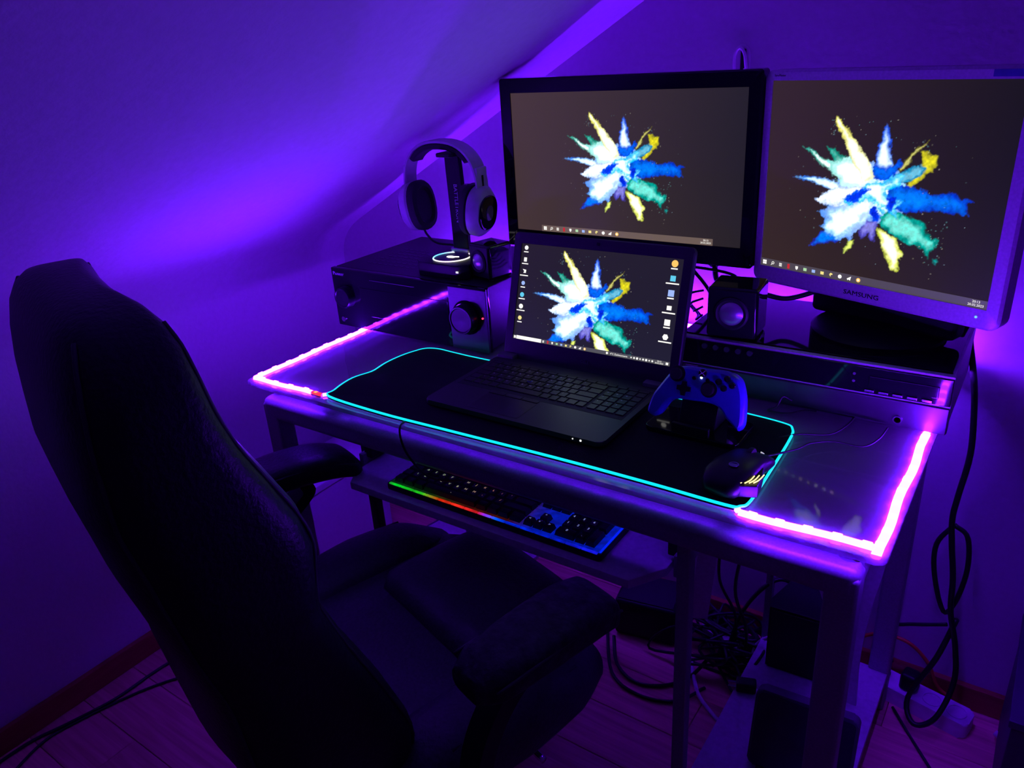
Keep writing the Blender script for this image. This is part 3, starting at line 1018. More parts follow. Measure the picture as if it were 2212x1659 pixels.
cyl('pointing_stick', (-.048, .030, LZ), (-.048, .030, LZ + .0032), .0035, M_key, base, n=12)
tube('pointing_stick_ring', [(-.048 + .0040 * math.cos(a), .030 + .0040 * math.sin(a), LZ + .0022) for a in np.linspace(0, 2 * math.pi, 13)[:-1]], .0005, pm('stick_blue', (0.15, 0.2, 0.9), 0.4), base, 1, 5, True)
for dx in (.125, .130, .139):
    cyl('status_light', (dx, -LD / 2 + .0005, LZ - .004), (dx, -LD / 2 - .0006, LZ - .004), .0011 if dx < .135 else .0017, em('white_led', (1, 1, 1), 1.6 if dx != .130 else .1) if dx != .130 else M_lap, base, n=8)
# lid
th = math.atan2(0.05, 0.175)
lid = empty('lid_pivot', (0, 0, 0))
bpy.data.objects.remove(lid)
ML = T((0.0125, 0.117, LZ - 0.004)) @ Matrix.Rotation(-th, 4, 'X')
LH = 0.243
lo = frame_ring('lid', 0.362, LH, 0.0175, 0.0175, 0.021, 0.040, 0.012, M_lap, lap, 0.002, 0.010)
lo.matrix_local = ML @ T((0, 0, LH / 2))
WL, HL = 0.327, 0.182
s3 = make_screen('screen', WL, HL, 400, 224, 0.487, 0.47, 0.262, (0.018, 0.013, 0.020), (0.016, 0.013, 0.026), (0.002, 0.003, 0.012), lo, T((0, 0.0028, 0.0095)))
flat('taskbar', [(-.5 * WL, -.5 * HL), (.5 * WL, -.5 * HL), (.5 * WL, -.5 * HL + .0072), (-.5 * WL, -.5 * HL + .0072)], em('taskbar_grey', (0.085, 0.083, 0.095), 1.0), s3, .0003)
flat('search_field', [(-.5 * WL + .0075, -.5 * HL + .0004), (-.5 * WL + .064, -.5 * HL + .0004), (-.5 * WL + .064, -.5 * HL + .0070), (-.5 * WL + .0075, -.5 * HL + .0070)], M_icw, s3, .0008)
task_icons(s3, -.5 * WL + .004, .0100, -.5 * HL + .0036, .0046, ['win'])
task_icons(s3, -.5 * WL + .0690, .0100, -.5 * HL + .0036, .0048, ORDER[2:])
text('weather_text', '4°C Zachmurzenie', .0045, M_icw, s3, T((.5 * WL - .0985, -.0012, -.5 * HL + .0036)) @ FACE, 'CENTER', 0.00005)
flat('weather_icon', C_(.5 * WL - .122, -.5 * HL + .0038, .0022, 8), M_icw, s3, .0010)
for i in range(8):
    flat('tray_icon', C_(.5 * WL - .074 + i * .0058, -.5 * HL + .0036, .0014 + .0004 * (i % 3), 6), M_icw, s3, .0010)
text('clock_text', '20:13', .0036, M_icw, s3, T((.5 * WL - .0205, -.0012, -.5 * HL + .0054)) @ FACE, 'CENTER', 0.00005)
text('date_text', '20.02.2023', .0036, M_icw, s3, T((.5 * WL - .0205, -.0012, -.5 * HL + .0020)) @ FACE, 'CENTER', 0.00005)
flat('notification_icon', R_(.5 * WL - .0060, -.5 * HL + .0036, .0044, .0040), M_icw, s3, .0010)
for i, mt in enumerate((M_icw, M_icw, M_icw, M_icb, M_ict, M_icw, M_icy)):
    x, z = -.5 * WL + .011, .5 * HL - .0075 - i * .0222
    shp = [C_(x, z, .0043, 7), R_(x, z, .0062, .0078), [(x - .004, z + .004), (x + .004, z + .003), (x + .0035, z - .003), (x - .002, z - .003), (x, z)], C_(x, z, .0042, 6), C_(x, z, .0046, 14), C_(x, z, .0046, 14), C_(x, z, .0044, 6)][i]
    flat('desktop_icon', shp, mt, s3, .0010)
    flat('desktop_icon_caption', R_(x, z - .0078, .010 + .004 * (i % 3), .0019), M_icw, s3, .0010)
for i, mt in enumerate((M_ico, M_ict, M_icb, M_icw, M_icw, M_icw)):
    x, z = .5 * WL - .0155, .5 * HL - .0085 - i * .0250
    shp = [C_(x, z, .0060, 14), R_(x, z, .0095, .0095), R_(x, z, .0110, .0110), R_(x, z, .0085, .0075), R_(x, z, .0105, .0105), C_(x, z, .0055, 6)][i]
    flat('desktop_icon', shp, mt, s3, .0010)
    flat('desktop_icon_caption', R_(x, z - .0086, .012 + .012 * (i % 2), .0022), M_icw, s3, .0010)
text('brand_lettering', 'DELL', .0080, M_grey, lo, T((0, -.0006, -LH / 2 + .020)) @ FACE)
for x in (-.155, .155):
    h_ = bbox('hinge', (x - .019, .104, LZ - .006), (x + .019, .122, LZ + .007), M_grey, lap, .003)
bbox('webcam', (-.003, -.0004, LH / 2 - .012), (.003, .001, LH / 2 - .007), M_blkgloss, lo, .0003)

# ================================================================ LEFT HI-FI RECEIVER
def rel(parent, p):
    return Vector(p) - parent.location
RX0, RX1, RY0, RY1, RZa, RZb = -1.330, -0.894, 1.150, 1.462, 0.790, 0.923
rec = tag(empty('hifi_receiver', ((RX0 + RX1) / 2, (RY0 + RY1) / 2, DZ)), 'black hi-fi receiver with two knobs on the left of the desk', 'receiver')
def rb(name, lo_, hi_, mat, bev=.002, par=rec, root=rec):
    return bbox(name, rel(root, lo_), rel(root, hi_), mat, par, bev)
body = rb('body', (RX0 + .003, RY0 + .014, RZa), (RX1 - .003, RY1, RZb), M_blk, .003)
panel = rb('front_panel', (RX0, RY0, RZa - .004), (RX1, RY0 + .014, RZb), M_blkgloss, .003)
rb('brushed_plate', (-0.988, RY0 - .0015, RZa - .003), (RX1 + .001, RY0 + .004, RZb - .004), M_alu, .001)
rb('display_window', (RX0 + .085, RY0 - .0012, RZa + .030), (-0.992, RY0 + .004, RZa + .095), M_blkgloss, .001)
rb('trim_line', (RX0 + .12, RY0 - .0016, RZb - .018), (RX0 + .25, RY0 + .002, RZb - .0172), M_grey, 0)
def knob(name, x, z, r, d, mat, root, y0):
    c = rel(root, (x, y0, z))
    M = T(c) @ Matrix.Rotation(math.pi / 2, 4, 'X')
    return lathe(name, [(r, -0.001), (r, d * .75), (r * .93, d), (r * .86, d), (r * .80, d - .002), (0.0, d - .003)], mat, root, 40, M)
M_knob = pm('knob_spun_metal', (0.018, 0.018, 0.024), 0.34, 0.5)
k1 = knob('selector_knob', -1.286, 0.860, .024, .020, M_knob, rec, RY0)
k2 = knob('volume_knob', -0.944, 0.858, .030, .024, M_knob, rec, RY0)
lathe('volume_ring', [(.036, -.001), (.036, .002), (.031, .003), (.0, .003)], M_blkgloss, rec, 40, T(rel(rec, (-0.944, RY0 - .001, 0.858))) @ Matrix.Rotation(math.pi / 2, 4, 'X'))
cyl('standby_light', rel(rec, (-0.903, RY0 - .001, 0.862)), rel(rec, (-0.903, RY0 - .0035, 0.862)), .0018, em('standby_red', (1.0, 0.02, 0.08), 4.0), rec, n=10)
cyl('power_button', rel(rec, (-1.309, RY0 + .002, 0.803)), rel(rec, (-1.309, RY0 - .003, 0.803)), .006, M_chrome, rec, n=20)
text('brand_lettering', 'Pioneer', .011, pm('print_grey', (0.45, 0.45, 0.5), 0.4), rec, T(rel(rec, (-1.306, RY0 - .0006, 0.910))) @ FACE)
for i in range(6):
    rb('vent_row', (-1.262 + i * .020, 1.235, RZb - .001), (-1.262 + i * .020 + .0001, 1.236, RZb - .0005), M_blk, 0) if False else None
bm = bmesh.new()
for i in range(9):
    for j in range(7):
        c = rel(rec, (-1.270 + i * .0165 + (j % 2) * .006, 1.215 + j * .021, RZb))
        bm_box(bm, c, (.011, .0035, .0012), 0)
vt = from_bm('vent_slots', bm, pm('slot_edge', (0.05, 0.05, 0.055), 0.3, 0.5), rec)
vt['kind'] = 'stuff'
for sx in (RX0 + .05, RX1 - .05):
    for sy in (RY0 + .05, RY1 - .05):
        cyl('foot', rel(rec, (sx, sy, DZ)), rel(rec, (sx, sy, RZa + .002)), .02, M_rub, rec, n=16)
for z in (RZa + .03, RZa + .10):
    cyl('side_screw', rel(rec, (RX1 - .004, RY0 + .10, z)), rel(rec, (RX1 - .001, RY0 + .10, z)), .006, M_grey, rec, n=14)

# ================================================================ RIGHT HI-FI UNIT
QX0, QX1, QY0, QY1, QZa, QZb = -0.508, -0.078, 1.185, 1.452, 0.788, 0.878
dk = tag(empty('hifi_deck', ((QX0 + QX1) / 2, (QY0 + QY1) / 2, DZ)), 'low hi-fi unit with glossy black top under the silver monitor', 'hi-fi unit')
def qb(name, lo_, hi_, mat, bev=.002):
    return bbox(name, rel(dk, lo_), rel(dk, hi_), mat, dk, bev)
qb('body', (QX0 + .002, QY0 + .012, QZa), (QX1 - .002, QY1, QZb - .003), M_bezsilver, .002)
qb('top_plate', (QX0 + .004, QY0 + .020, QZb - .003), (QX1 - .006, QY1, QZb), M_blkgloss, .001)
qb('front_panel', (QX0, QY0 + .003, QZa - .004), (QX1, QY0 + .014, QZb), M_bezsilver, .002)
qb('upper_panel', (QX0 + .001, QY0, 0.8305), (QX1 - .001, QY0 + .006, QZb - .004), M_blkgloss, .0015)
qb('lower_flap', (QX0 + .001, QY0 - .001, QZa - .003), (QX1 - .001, QY0 + .006, 0.8275), pm('flap_metal', (0.06, 0.06, 0.07), 0.32, 0.6), .0015)
qb('disc_tray', (-0.192, QY0 - .0015, 0.842), (-0.096, QY0 + .004, 0.860), M_blkgloss, .0008)
for i in range(5):
    x = -0.456 + i * .0195
    cyl('preset_button', rel(dk, (x, QY0 + .002, 0.866 - .0002 * i)), rel(dk, (x, QY0 - .0025, 0.866 - .0002 * i)), .0048, M_chrome if False else pm('button_metal', (0.22, 0.22, 0.25), 0.25, 0.8), dk, n=16)
for i in range(5):
    x = -0.190 + i * .020
    qb('transport_button', (x - .007, QY0 - .0025, 0.8335), (x + .007, QY0 + .002, 0.8375), pm('button_metal', (0.22, 0.22, 0.25), 0.25, 0.8), .0008)
for z in (0.848, 0.860):
    cyl('status_light', rel(dk, (-0.214, QY0 + .001, z)), rel(dk, (-0.214, QY0 - .001, z)), .0022, M_grey, dk, n=10)
lathe('headphone_jack', [(.0065, 0), (.0065, .003), (.0048, .003), (.0042, 0), (0, 0)], M_chrome, dk, 24, T(rel(dk, (-0.145, QY0 - .001, 0.797))) @ Matrix.Rotation(math.pi / 2, 4, 'X'))
for sx in (QX0 + .05, QX1 - .05):
    for sy in (QY0 + .05, QY1 - .09):
        cyl('foot', rel(dk, (sx, sy, DZ)), rel(dk, (sx, sy, QZa + .002)), .018, M_rub, dk, n=16)

# ================================================================ DESK SPEAKERS
def speaker(label, loc, rz, w_, d_, h_, cr):
    s = tag(empty('desk_speaker', loc, rz), label, 'speaker', 'pair of small cube desk speakers')
    box('cabinet', (0, 0, h_ / 2 + .001), (w_, d_, h_ - .002), M_blkgloss, s, .006, 3)
    box('front_plate', (0, -d_ / 2 - .0005, h_ / 2 + .001), (w_ - .008, .003, h_ - .010), M_blk, s, .001)
    M = T((0, -d_ / 2 - .001, h_ * .52)) @ Matrix.Rotation(math.pi / 2, 4, 'X')
    sr = lathe('cone_surround', [(cr * 1.42, 0), (cr * 1.42, .003), (cr * 1.25, .005), (cr * 1.05, .002), (0, .0015)], M_rub, s, 32, M)
    lathe('cone', [(cr, .001), (cr, .0025), (cr * .9, .0040), (cr * .7, .0062), (cr * .4, .0078), (0.0, .0085)], M_cone, s, 32, M)
    for sx in (-1, 1):
        for sy in (-1, 1):
            cyl('foot', (sx * w_ * .35, sy * d_ * .35, 0), (sx * w_ * .35, sy * d_ * .35, .004), .005, M_rub, s, n=10)
    return s
sl = speaker('small black cube speaker on the left hi-fi receiver beside headset stand', (-0.935, 1.232, RZb), math.radians(-14), .064, .062, .072, .0165)
sr = speaker('small black cube speaker on the right hi-fi unit left of silver monitor', (-0.421, 1.237, QZb), math.radians(6), .084, .078, .090, .0200)

# ================================================================ HEADSET STAND + HEADSET
hs = tag(empty('headset_stand', (-1.035, 1.235, RZb)), 'black headset stand with ring of light in its base', 'headset stand')
bp = [(-.068, -.040), (-.050, -.058), (.050, -.058), (.070, -.040), (.070, .050), (.050, .066), (-.050, .066), (-.068, .050)]
prism('base', bp, 0.0, 0.030, M_blk, hs, .003)
MR = em_ramp('ring_light', [(0.0, (0.15, 0.55, 1.0)), (0.25, (0.9, 0.9, 1.0)), (0.6, (1.0, 0.75, 0.95)), (1.0, (1.0, 1.0, 0.85))], 1.6, -.042, .042)
tube('light_ring', [(.040 * math.cos(a) - .004, .040 * math.sin(a) - .002, .0305) for a in np.linspace(0, 2 * math.pi, 41)[:-1]], .0016, MR, hs, 1, 6, True)
lg = [(-.014, .002), (-.008, .007), (.002, .006), (.012, .009), (.016, .004), (.008, .001), (.006, -.005), (-.004, -.007), (-.012, -.004)]
prism('lit_emblem', [(x - .004, yy - .002) for x, yy in lg], .0295, .0308, em('emblem_light', (1, 0.97, 0.9), 1.6), hs, 0, smooth=False)
prism('socket', rounded_rect(.052, .024, .005, 4, -.010, .043), .028, .040, pm('socket_metal', (0.35, 0.36, 0.4), 0.3, 0.8), hs, .003)
# flat pole with a slight lean
rings = []
for z, xc, wd, th_ in ((.036, -.010, .021, .006), (.09, -.010, .021, .006), (.15, -.012, .0205, .006), (.21, -.014, .020, .006), (.236, -.015, .019, .006)):
    rings.append([Vector((x, yy, z)) for x, yy in rounded_rect(2 * wd, 2 * th_, .003, 3, xc, .043)])
loft('pole', rings, M_blk, hs, True)
prism('cable_hook', [(-.001, .100), (.012, .128), (.018, .150), (.036, .158), (.040, .176), (.022, .174), (.006, .176), (-.004, .150), (-.006, .12)], -.049, -.036, M_blk, hs, .002, M=T((0.004, 0, 0.0)) @ FACE @ T((0, 0, 0)) if False else Matrix(((1, 0, 0, .002), (0, 0, 1, .082), (0, 1, 0, 0), (0, 0, 0, 1))))
prism('cradle', rounded_rect(.044, .050, .008, 4, -.015, .036), .232, .240, M_blk, hs, .002)
text('pole_lettering', 'BATTLETRON', .013, pm('print_light', (0.40, 0.40, 0.45), 0.4), hs, T((-.010, .0365, .135)) @ FACE @ Matrix.Rotation(-math.pi / 2, 4, 'Z'))
box('side_button', (.052, -.0575, .017), (.006, .002, .004), em('button_light', (0.9, 0.9, 1), .9), hs, .0005)

hd = tag(empty('headset', (-1.077, 1.278, RZb + .24)), 'white and black gaming headset hanging on the stand', 'headset')
def hz(z): return z - (RZb + .24)
arc = []
for i in range(25):
    a = math.pi * (1 - i / 24)
    arc.append(Vector((.098 * sgnp(math.cos(a), .85), 0, hz(1.085) + .099 * sgnp(math.sin(a), .80))))
bm = bmesh.new()
bm_sweep(bm, arc, [(-.017, -.004), (.017, -.004), (.017, .004), (-.017, .004)], up=Vector((0, 0, 1)) if False else Vector((0, 1, 0)))
bm.free()
def band(name, i0, i1, off, wd, tk, mat):
    bm = bmesh.new()
    rg = []
    for i in range(i0, i1 + 1):
        p = arc[i]
        t = (arc[min(i + 1, 24)] - arc[max(i - 1, 0)]).normalized()
        nrm = Vector((-t.z, 0, t.x))
        if nrm.dot(p - Vector((0, 0, hz(1.085)))) < 0:
            nrm = -nrm
        c = p + nrm * off
        rg.append([c + Vector((0, s * wd, 0)) + nrm * q * tk for s, q in ((-1, -.6), (-.8, -1), (.8, -1), (1, -.6), (1, .6), (.8, 1), (-.8, 1), (-1, .6))])
    bm_loft(bm, rg)
    return from_bm(name, bm, mat, hd, True)
M_hw = pm('headset_white', (0.42, 0.42, 0.46), 0.38)
band('headband', 0, 24, 0, .019, .0035, M_hw)
band('headband_pad', 5, 19, -.009, .018, .0065, M_blkmat)
for s in (-1, 1):
    box('band_slider', (s * .096, 0, hz(1.092)), (.008, .034, .085), M_hw, hd, .003, rot=Euler((0, s * .02, 0)))
    Mx = T((s * .085, -.002, hz(1.046))) @ Matrix.Rotation(s * math.radians(8), 4, 'Y') @ Matrix.Rotation(-s * math.pi / 2, 4, 'Y') @ Matrix.Rotation(0, 4, 'Z')
    # local z points inwards
    def cup(name, prof, mat):
        rg = []
        for a_, b_, z in prof:
            rg.append([Mx @ Vector((yy * 1.0, x, z)) for x, yy in sring(0, 0, a_, b_, .82, 28)])
        return loft(name, rg, mat, hd, True)
    cup('ear_cup', [(.020, .026, -.026), (.032, .042, -.023), (.039, .052, -.012), (.040, .053, .002), (.037, .050, .006)], M_hw)
    cu_ = cup('ear_cushion', [(.034, .046, .005), (.040, .053, .009), (.041, .054, .018), (.037, .050, .025), (.028, .040, .028), (.024, .034, .021)], M_blkmat)
    cup('cup_plate', [(.030, .036, -.0245), (.029, .035, -.0275), (.022, .028, -.029)], M_blkgloss)
    plate = cup('cup_emblem', [(.012, .016, -.0285), (.011, .015, -.0305)], M_grey)
box('band_mark', (.1008, 0, hz(1.10)), (.0012, .006, .036), M_blk, hd, .0003)
tube('headset_cable', [(-.070, -.004, hz(1.000)), (-.060, -.006, hz(.985)), (-.035, -.004, hz(.968)), (.000, .02, hz(.960)), (.03, .055, hz(.945)), (.02, .10, hz(.928))], .0025, M_cable, hd)

# ================================================================ GAME CONTROLLER + STAND
tl_ = math.atan2(.34, .94)
CM = T((-.4, 1.0, .862)) @ Matrix.Rotation(-tl_, 4, 'X')
gc = empty('game_controller', (0, 0, 0))
gc.matrix_world = CM
gc['label'] = 'blue wireless game controller propped upright beside the laptop'
gc['category'] = 'controller'
OUT = [(-350,342),(-260,383),(-150,405),(70,405),(330,424),(480,414),(580,383),(660,319),(730,161),(770,0),(790,-161),(800,-319),(760,-405),(710,-405),(620,-329),(540,-275),(470,-190),(410,-139),(320,-104),(160,-95),(-20,-108),(-200,-117),(-300,-139),(-370,-190),(-420,-266),(-480,-383),(-570,-459),(-650,-436),(-700,-383),(-680,-234),(-640,-95),(-550,63),(-440,243)]
OUT = [(x / 10000, yy / 10000) for x, yy in OUT]
o2 = catmull([(x, yy, 0) for x, yy in OUT], 3, True)
def offset_outline(P, d):
    n = len(P)
    res = []
    for i in range(n):
        t = (P[(i + 1) % n] - P[i - 1]).normalized()
        nr = Vector((-t.y, t.x, 0))
        res.append(P[i] + nr * d)
    return res
area = sum(o2[i].x * o2[(i + 1) % len(o2)].y - o2[(i + 1) % len(o2)].x * o2[i].y for i in range(len(o2)))
sg = -1 if area < 0 else 1
rg = []
for dpt, ins in ((-.030, .0046), (-.027, .0022), (-.020, .0004), (-.010, 0), (-.005, .0008), (-.0018, .0026), (.0004, .0048)):
    q = offset_outline(o2, sg * ins)
    # the grips swell towards the viewer's side a little less than the middle
    rg.append([Vector((p.x, -(dpt + .006 * max(0, p.y + .02) / .06 * 0), p.y)) for p in q])
loft('shell', rg, M_pad, gc, True)
def cdisc(name, x, z, r, d0, d1, mat, n=24, dome=0.0):
    prof = [(r, d0), (r, d1 - .0005), (r * .9, d1 + dome * .5), (r * .5, d1 + dome), (0, d1 + dome)]
    return lathe(name, prof, mat, gc, n, T((x, 0, z)) @ Matrix.Rotation(math.pi / 2, 4, 'X'))
for (x, z) in ((-.029, .0266), (.023, .0117)):
    cdisc('stick_well', x, z, .0125, 0, .0018, M_blk)
    st = cdisc('thumbstick', x, z, .0088, .001, .009, M_rub)
M_cb = pm('button_black', (0.01, 0.01, 0.012), 0.2)
for (x, z) in ((.036, .0256), (.048, .0319), (.057, .0234), (.045, .0171)):
    cdisc('face_button', x, z, .0048, 0, .0036, M_cb, 20, .0012)
prism('direction_pad', [(-.0035, -.011), (.0035, -.011), (.0035, -.0035), (.011, -.0035), (.011, .0035), (.0035, .0035), (.0035, .011), (-.0035, .011), (-.0035, .0035), (-.011, .0035), (-.011, -.0035), (-.0035, -.0035)], 0, .004, M_cb, gc, .001, M=T((-.015, 0, .0063)) @ FACE)
cdisc('guide_button', .010, .0338, .0062, 0, .0024, M_cb, 24, .0008)
bm = bmesh.new()
for s in (-1, 1):
    bm_sweep(bm, catmull([(.010 - .0042, -.0040, .0338 + s * .0038), (.010, -.0040, .0338 + s * .0002), (.010 + .0042, -.0040, .0338 + s * .0038)], 4), circ(.0005, 5), up=Vector((0, 1, 0)))
from_bm('guide_emblem', bm, pm('emblem_grey', (0.5, 0.5, 0.55), 0.3), gc)
cdisc('guide_light', .009, .0266, .0016, 0, .0022, em('guide_glow', (0.75, 0.85, 1.0), 6.0), 12)
for (x, z) in ((-.002, .0243), (.019, .0243)):
    cdisc('menu_button', x, z, .0030, 0, .0022, M_cb, 16)
for s in (-1, 1):
    box('bumper', (.011 + s * .026, .019, .0392), (.026, .012, .005), M_cb, gc, .002)
st = tag(empty('controller_stand', (-.40, 1.03, DZ + .0085)), 'black plastic stand holding up the blue game controller', 'stand')
prism('base', rounded_rect(.150, .085, .012, 4), 0, .008, M_blkgloss, st, .002)
prism('cradle', [(-.030, .004), (.034, .004), (.030, .070), (.012, .085), (-.012, .050)], -.030, .030, M_blk, st, .003, M=Matrix(((0, 0, 1, 0), (1, 0, 0, .014), (0, 1, 0, .002), (0, 0, 0, 1))))
box('front_lip', (0, -.036, .014), (.06, .008, .016), M_blk, st, .002)

# ================================================================ MOUSE
ms = tag(empty('gaming_mouse', (-0.297, 0.915, DZ + .0080), math.radians(-8)), 'black gaming mouse with lit yellow side slits on the pad', 'mouse')
prof = [(-.060, .016, .004, .014), (-.053, .026, .0, .024), (-.035, .032, .0, .032), (-.010, .032, .0, .035), (.015, .029, .0, .032), (.040, .029, .0, .025), (.056, .027, .0, .017), (.062, .020, .002, .012)]
rg = []
for yy, hw, zb, zt in prof:
    rg.append([Vector((x, yy, max(zb, min(zt, (zt + zb) / 2 + z)))) for x, z in sring(0, 0, hw, (zt - zb) / 2, .62, 24)])
shell = loft('shell', rg, M_blk, ms, 'all')
prism('side_wing', [(.020, -.052), (.046, -.036), (.040, -.012), (.031, .014), (.022, .010)], .004, .022, M_blk, ms, .002)
M_slit = em('slit_light', (1.0, 0.80, 0.28), 1.8)
for i in range(4):
    x = .0275 + i * .0044
    tube('light_slit', [(x - .002, -.044 + i * .0035, .0235), (x + .0006, -.034 + i * .0035, .0240), (x - .0004, -.022 + i * .005, .0236)], .0009, M_slit, ms, 4, 6)
for x in (-.009, .004):
    tube('nose_light', [(x, .059, .0165), (x + .002, .0635, .0125)], .0012, em('nose_light', (0.8, 0.78, 0.9), .6), ms, 2, 6)
lathe('scroll_wheel', [(.010, -.0035), (.011, -.002), (.011, .002), (.010, .0035)], M_rub, ms, 24, T((0, .036, .021)) @ Matrix.Rotation(math.pi / 2, 4, 'Y'))
lathe('emblem', [(.0068, 0), (.0068, .0010), (.0052, .0010), (.0052, .0002), (0, .0002)], pm('emblem_violet', (0.30, 0.26, 0.40), 0.3), ms, 24, T((.004, -.022, .0338)) @ Matrix.Rotation(-.05, 4, 'X'))
tube('mouse_cable', [(0.004, .061, .008), (.010, .078, .005), (.030, .120, .003), (.038, .150, .002), (.062, .178, .0), (.098, .190, -.002), (.108, .225, -.002), (.106, .270, -.002)], .0015, M_cable, ms)

# ================================================================ KEYBOARD
kb = tag(empty('backlit_keyboard', (-0.7045, 0.922, 0.620)), 'black keyboard with rainbow backlight on the pull-out tray', 'keyboard')
KW, KD = .448, .140
prism('case', rounded_rect(KW, KD, .006, 3), 0.0, .012, M_blk, kb, .002)
stops = [(0.0, (0.0, 0.030, 0.004)), (0.22, (0.004, 0.030, 0.002)), (0.40, (0.045, 0.006, 0.0)), (0.60, (0.060, 0.004, 0.002)), (0.66, (0.01, 0.008, 0.25)), (0.72, (0.0, 0.010, 0.45)), (1.0, (0.0, 0.010, 0.50))]
mat_plate = em_ramp('backlight_plate', stops, 1.0, -KW / 2, KW / 2, .5, 90)
box('light_plate', (0, .001, .0125), (KW - .010, KD - .012, .002), mat_plate, kb, 0)
stops2 = [(0.0, (0.02, 0.16, 0.03)), (0.05, (0.0, 0.75, 0.02)), (0.19, (0.02, 0.55, 0.01)), (0.245, (0.35, 0.22, 0.01)), (0.28, (0.85, 0.03, 0.0)), (0.47, (0.85, 0.015, 0.02)), (0.50, (0.25, 0.02, 0.8)), (0.55, (0.0, 0.10, 1.0)), (0.60, (0.0, 0.02, 0.8)), (0.80, (0.0, 0.01, 0.55)), (1.0, (0.01, 0.01, 0.9))]
mat_bar = em_ramp('front_light', stops2, 1.15, -KW / 2, KW / 2, .55, 55)
nseg = 15
for i in range(nseg):
    a = -KW / 2 + .006 + i * (KW - .012) / nseg
    b = a + (KW - .012) / nseg - .0012
    bm = bmesh.new()
    bm_box(bm, ((a + b) / 2, -KD / 2 + .0045, .0125), (b - a, .0050, .003), .0006, 1)
    from_bm('front_light', bm, mat_bar, kb)
box('end_light', (KW / 2 - .0045, 0, .0132), (.003, KD - .016, .003), em('end_blue', (0.0, 0.015, 0.9), 1.0), kb, .0006)
M_kcap = pm('keycap_black', (0.010, 0.010, 0.012), 0.5)
KROWS = [[1, 'g', 1, 1, 1, 1, 'h', 1, 1, 1, 1, 'h', 1, 1, 1, 1]] + [[1] * 13 + [2], [1.5] + [1] * 12 + [1.5], [1.75] + [1] * 11 + [2.25], [1.25] + [1] * 11 + [2.75], [1.25, 1.25, 1.25, 6.25, 1.25, 1.25, 1.25, 1.25]]
ku = .01875
kleg = []
def kkey(x, yy, wu, ch=None, du=1):
    o = key_obj('keycap', wu * ku - .0022, .0178 + (du - 1) * .0195, .0085, M_kcap, kb, .0022)
    o.location = (x + wu * ku / 2, yy - (du - 1) * .0195 / 2, .0135)
    if ch and ch != ' ':
        kleg.append((ch, x + wu * ku / 2, yy + .0015))
kx0 = -KW / 2 + .0095
for r, row in enumerate(KROWS):
    x = kx0
    yy = KD / 2 - .0185 - r * .0200
    i = 0
    for u in row:
        if u == 'g':
            x += ku * 1.0
            continue
        if u == 'h':
            x += ku * .5
            continue
        kkey(x, yy, u, LEG[r - 1][i] if 1 <= r <= 4 and i < len(LEG[r - 1]) else None)
        if r == 5 and u > 5:
            kleg.append(('-', x + u * ku / 2, yy))
        i += 1
        x += u * ku
    xn = kx0 + 15.25 * ku
    if r in (1, 2):
        for i in range(3):
            kkey(xn + i * ku, yy, 1)
    if r == 4:
        kkey(xn + ku, yy, 1, '^')
    if r == 5:
        for i in range(3):
            kkey(xn + i * ku, yy, 1, '<v>'[i])
    xp = kx0 + 18.5 * ku
    if 1 <= r <= 4:
        for i in range(3):
            kkey(xp + i * ku, yy, 1, ['/*-', '789', '456', '123'][r - 1][i])
    if r == 5:
        kkey(xp, yy, 2, '0')
        kkey(xp + 2 * ku, yy, 1, '.')
    if r == 1:
        kkey(xp + 3 * ku, yy, 1, '-')
    if r in (2, 4):
        kkey(xp + 3 * ku, yy, 1, '+' if r == 2 else None, 2)
stops3 = [(0.0, (0.35, 0.62, 0.38)), (0.30, (0.55, 0.55, 0.35)), (0.45, (0.65, 0.22, 0.18)), (0.60, (0.55, 0.18, 0.18)), (0.66, (0.3, 0.35, 0.9)), (1.0, (0.35, 0.42, 1.0))]
letters('key_legends', kleg, .0072, em_ramp('legend_light', stops3, .75, -KW / 2, KW / 2), kb, .0223)
prism('badge', rounded_rect(.046, .008, .003, 3, .098, .050), .0135, .0150, em('badge_blue', (0.01, 0.02, 0.9), .8), kb, 0)
tube('keyboard_cable', [(-.03, KD / 2, .006), (-.03, KD / 2 + .03, .004), (.02, KD / 2 + .12, .004), (.06, KD / 2 + .20, .0), (.07, .29, -.03), (.02, .36, -.16), (.05, .42, -.35)], .0022, M_cable, kb)

# ================================================================ CHAIR
CH_A = math.radians(17)
ch = tag(empty('office_chair', (-.775, .725, 0), -CH_A), 'high backed black leather office chair pulled up to the desk', 'chair')
# backrest: z, rear, front, half width
BK = [(.43, -.300, -.110, .215), (.45, -.325, -.100, .235), (.52, -.345, -.100, .250), (.60, -.368, -.128, .255), (.70, -.372, -.172, .255), (.77, -.389, -.196, .252), (.81, -.398, -.194, .252), (.86, -.410, -.186, .252),
      (.90, -.416, -.196, .250), (.95, -.424, -.220, .246), (1.00, -.421, -.246, .242), (1.04, -.418, -.260, .236), (1.08, -.412, -.268, .227), (1.11, -.405, -.274, .212), (1.130, -.396, -.282, .190), (1.143, -.385, -.294, .160), (1.150, -.371, -.310, .118), (1.153, -.355, -.326, .070)]
rg = []
for z, a, b, hw in BK:
    mid, hf = (a + b) / 2, (b - a) / 2
    r = []
    for i in range(48):
        c, s = math.cos(2 * math.pi * i / 48), math.sin(2 * math.pi * i / 48)
        wx = hw * sgnp(c, .42)
        ty = hf * sgnp(s, .55)
        if s > 0:
            k = abs(wx) / hw
            ty += -.028 * (1 - k ** 3) * min(1, hf / .05)
        crown = .0
        if z > 1.05:
            crown = 0
        r.append(Vector((wx, mid + ty, z + crown)))
    rg.append(r)
backrest = loft('backrest', rg, M_leather, ch, 'all')
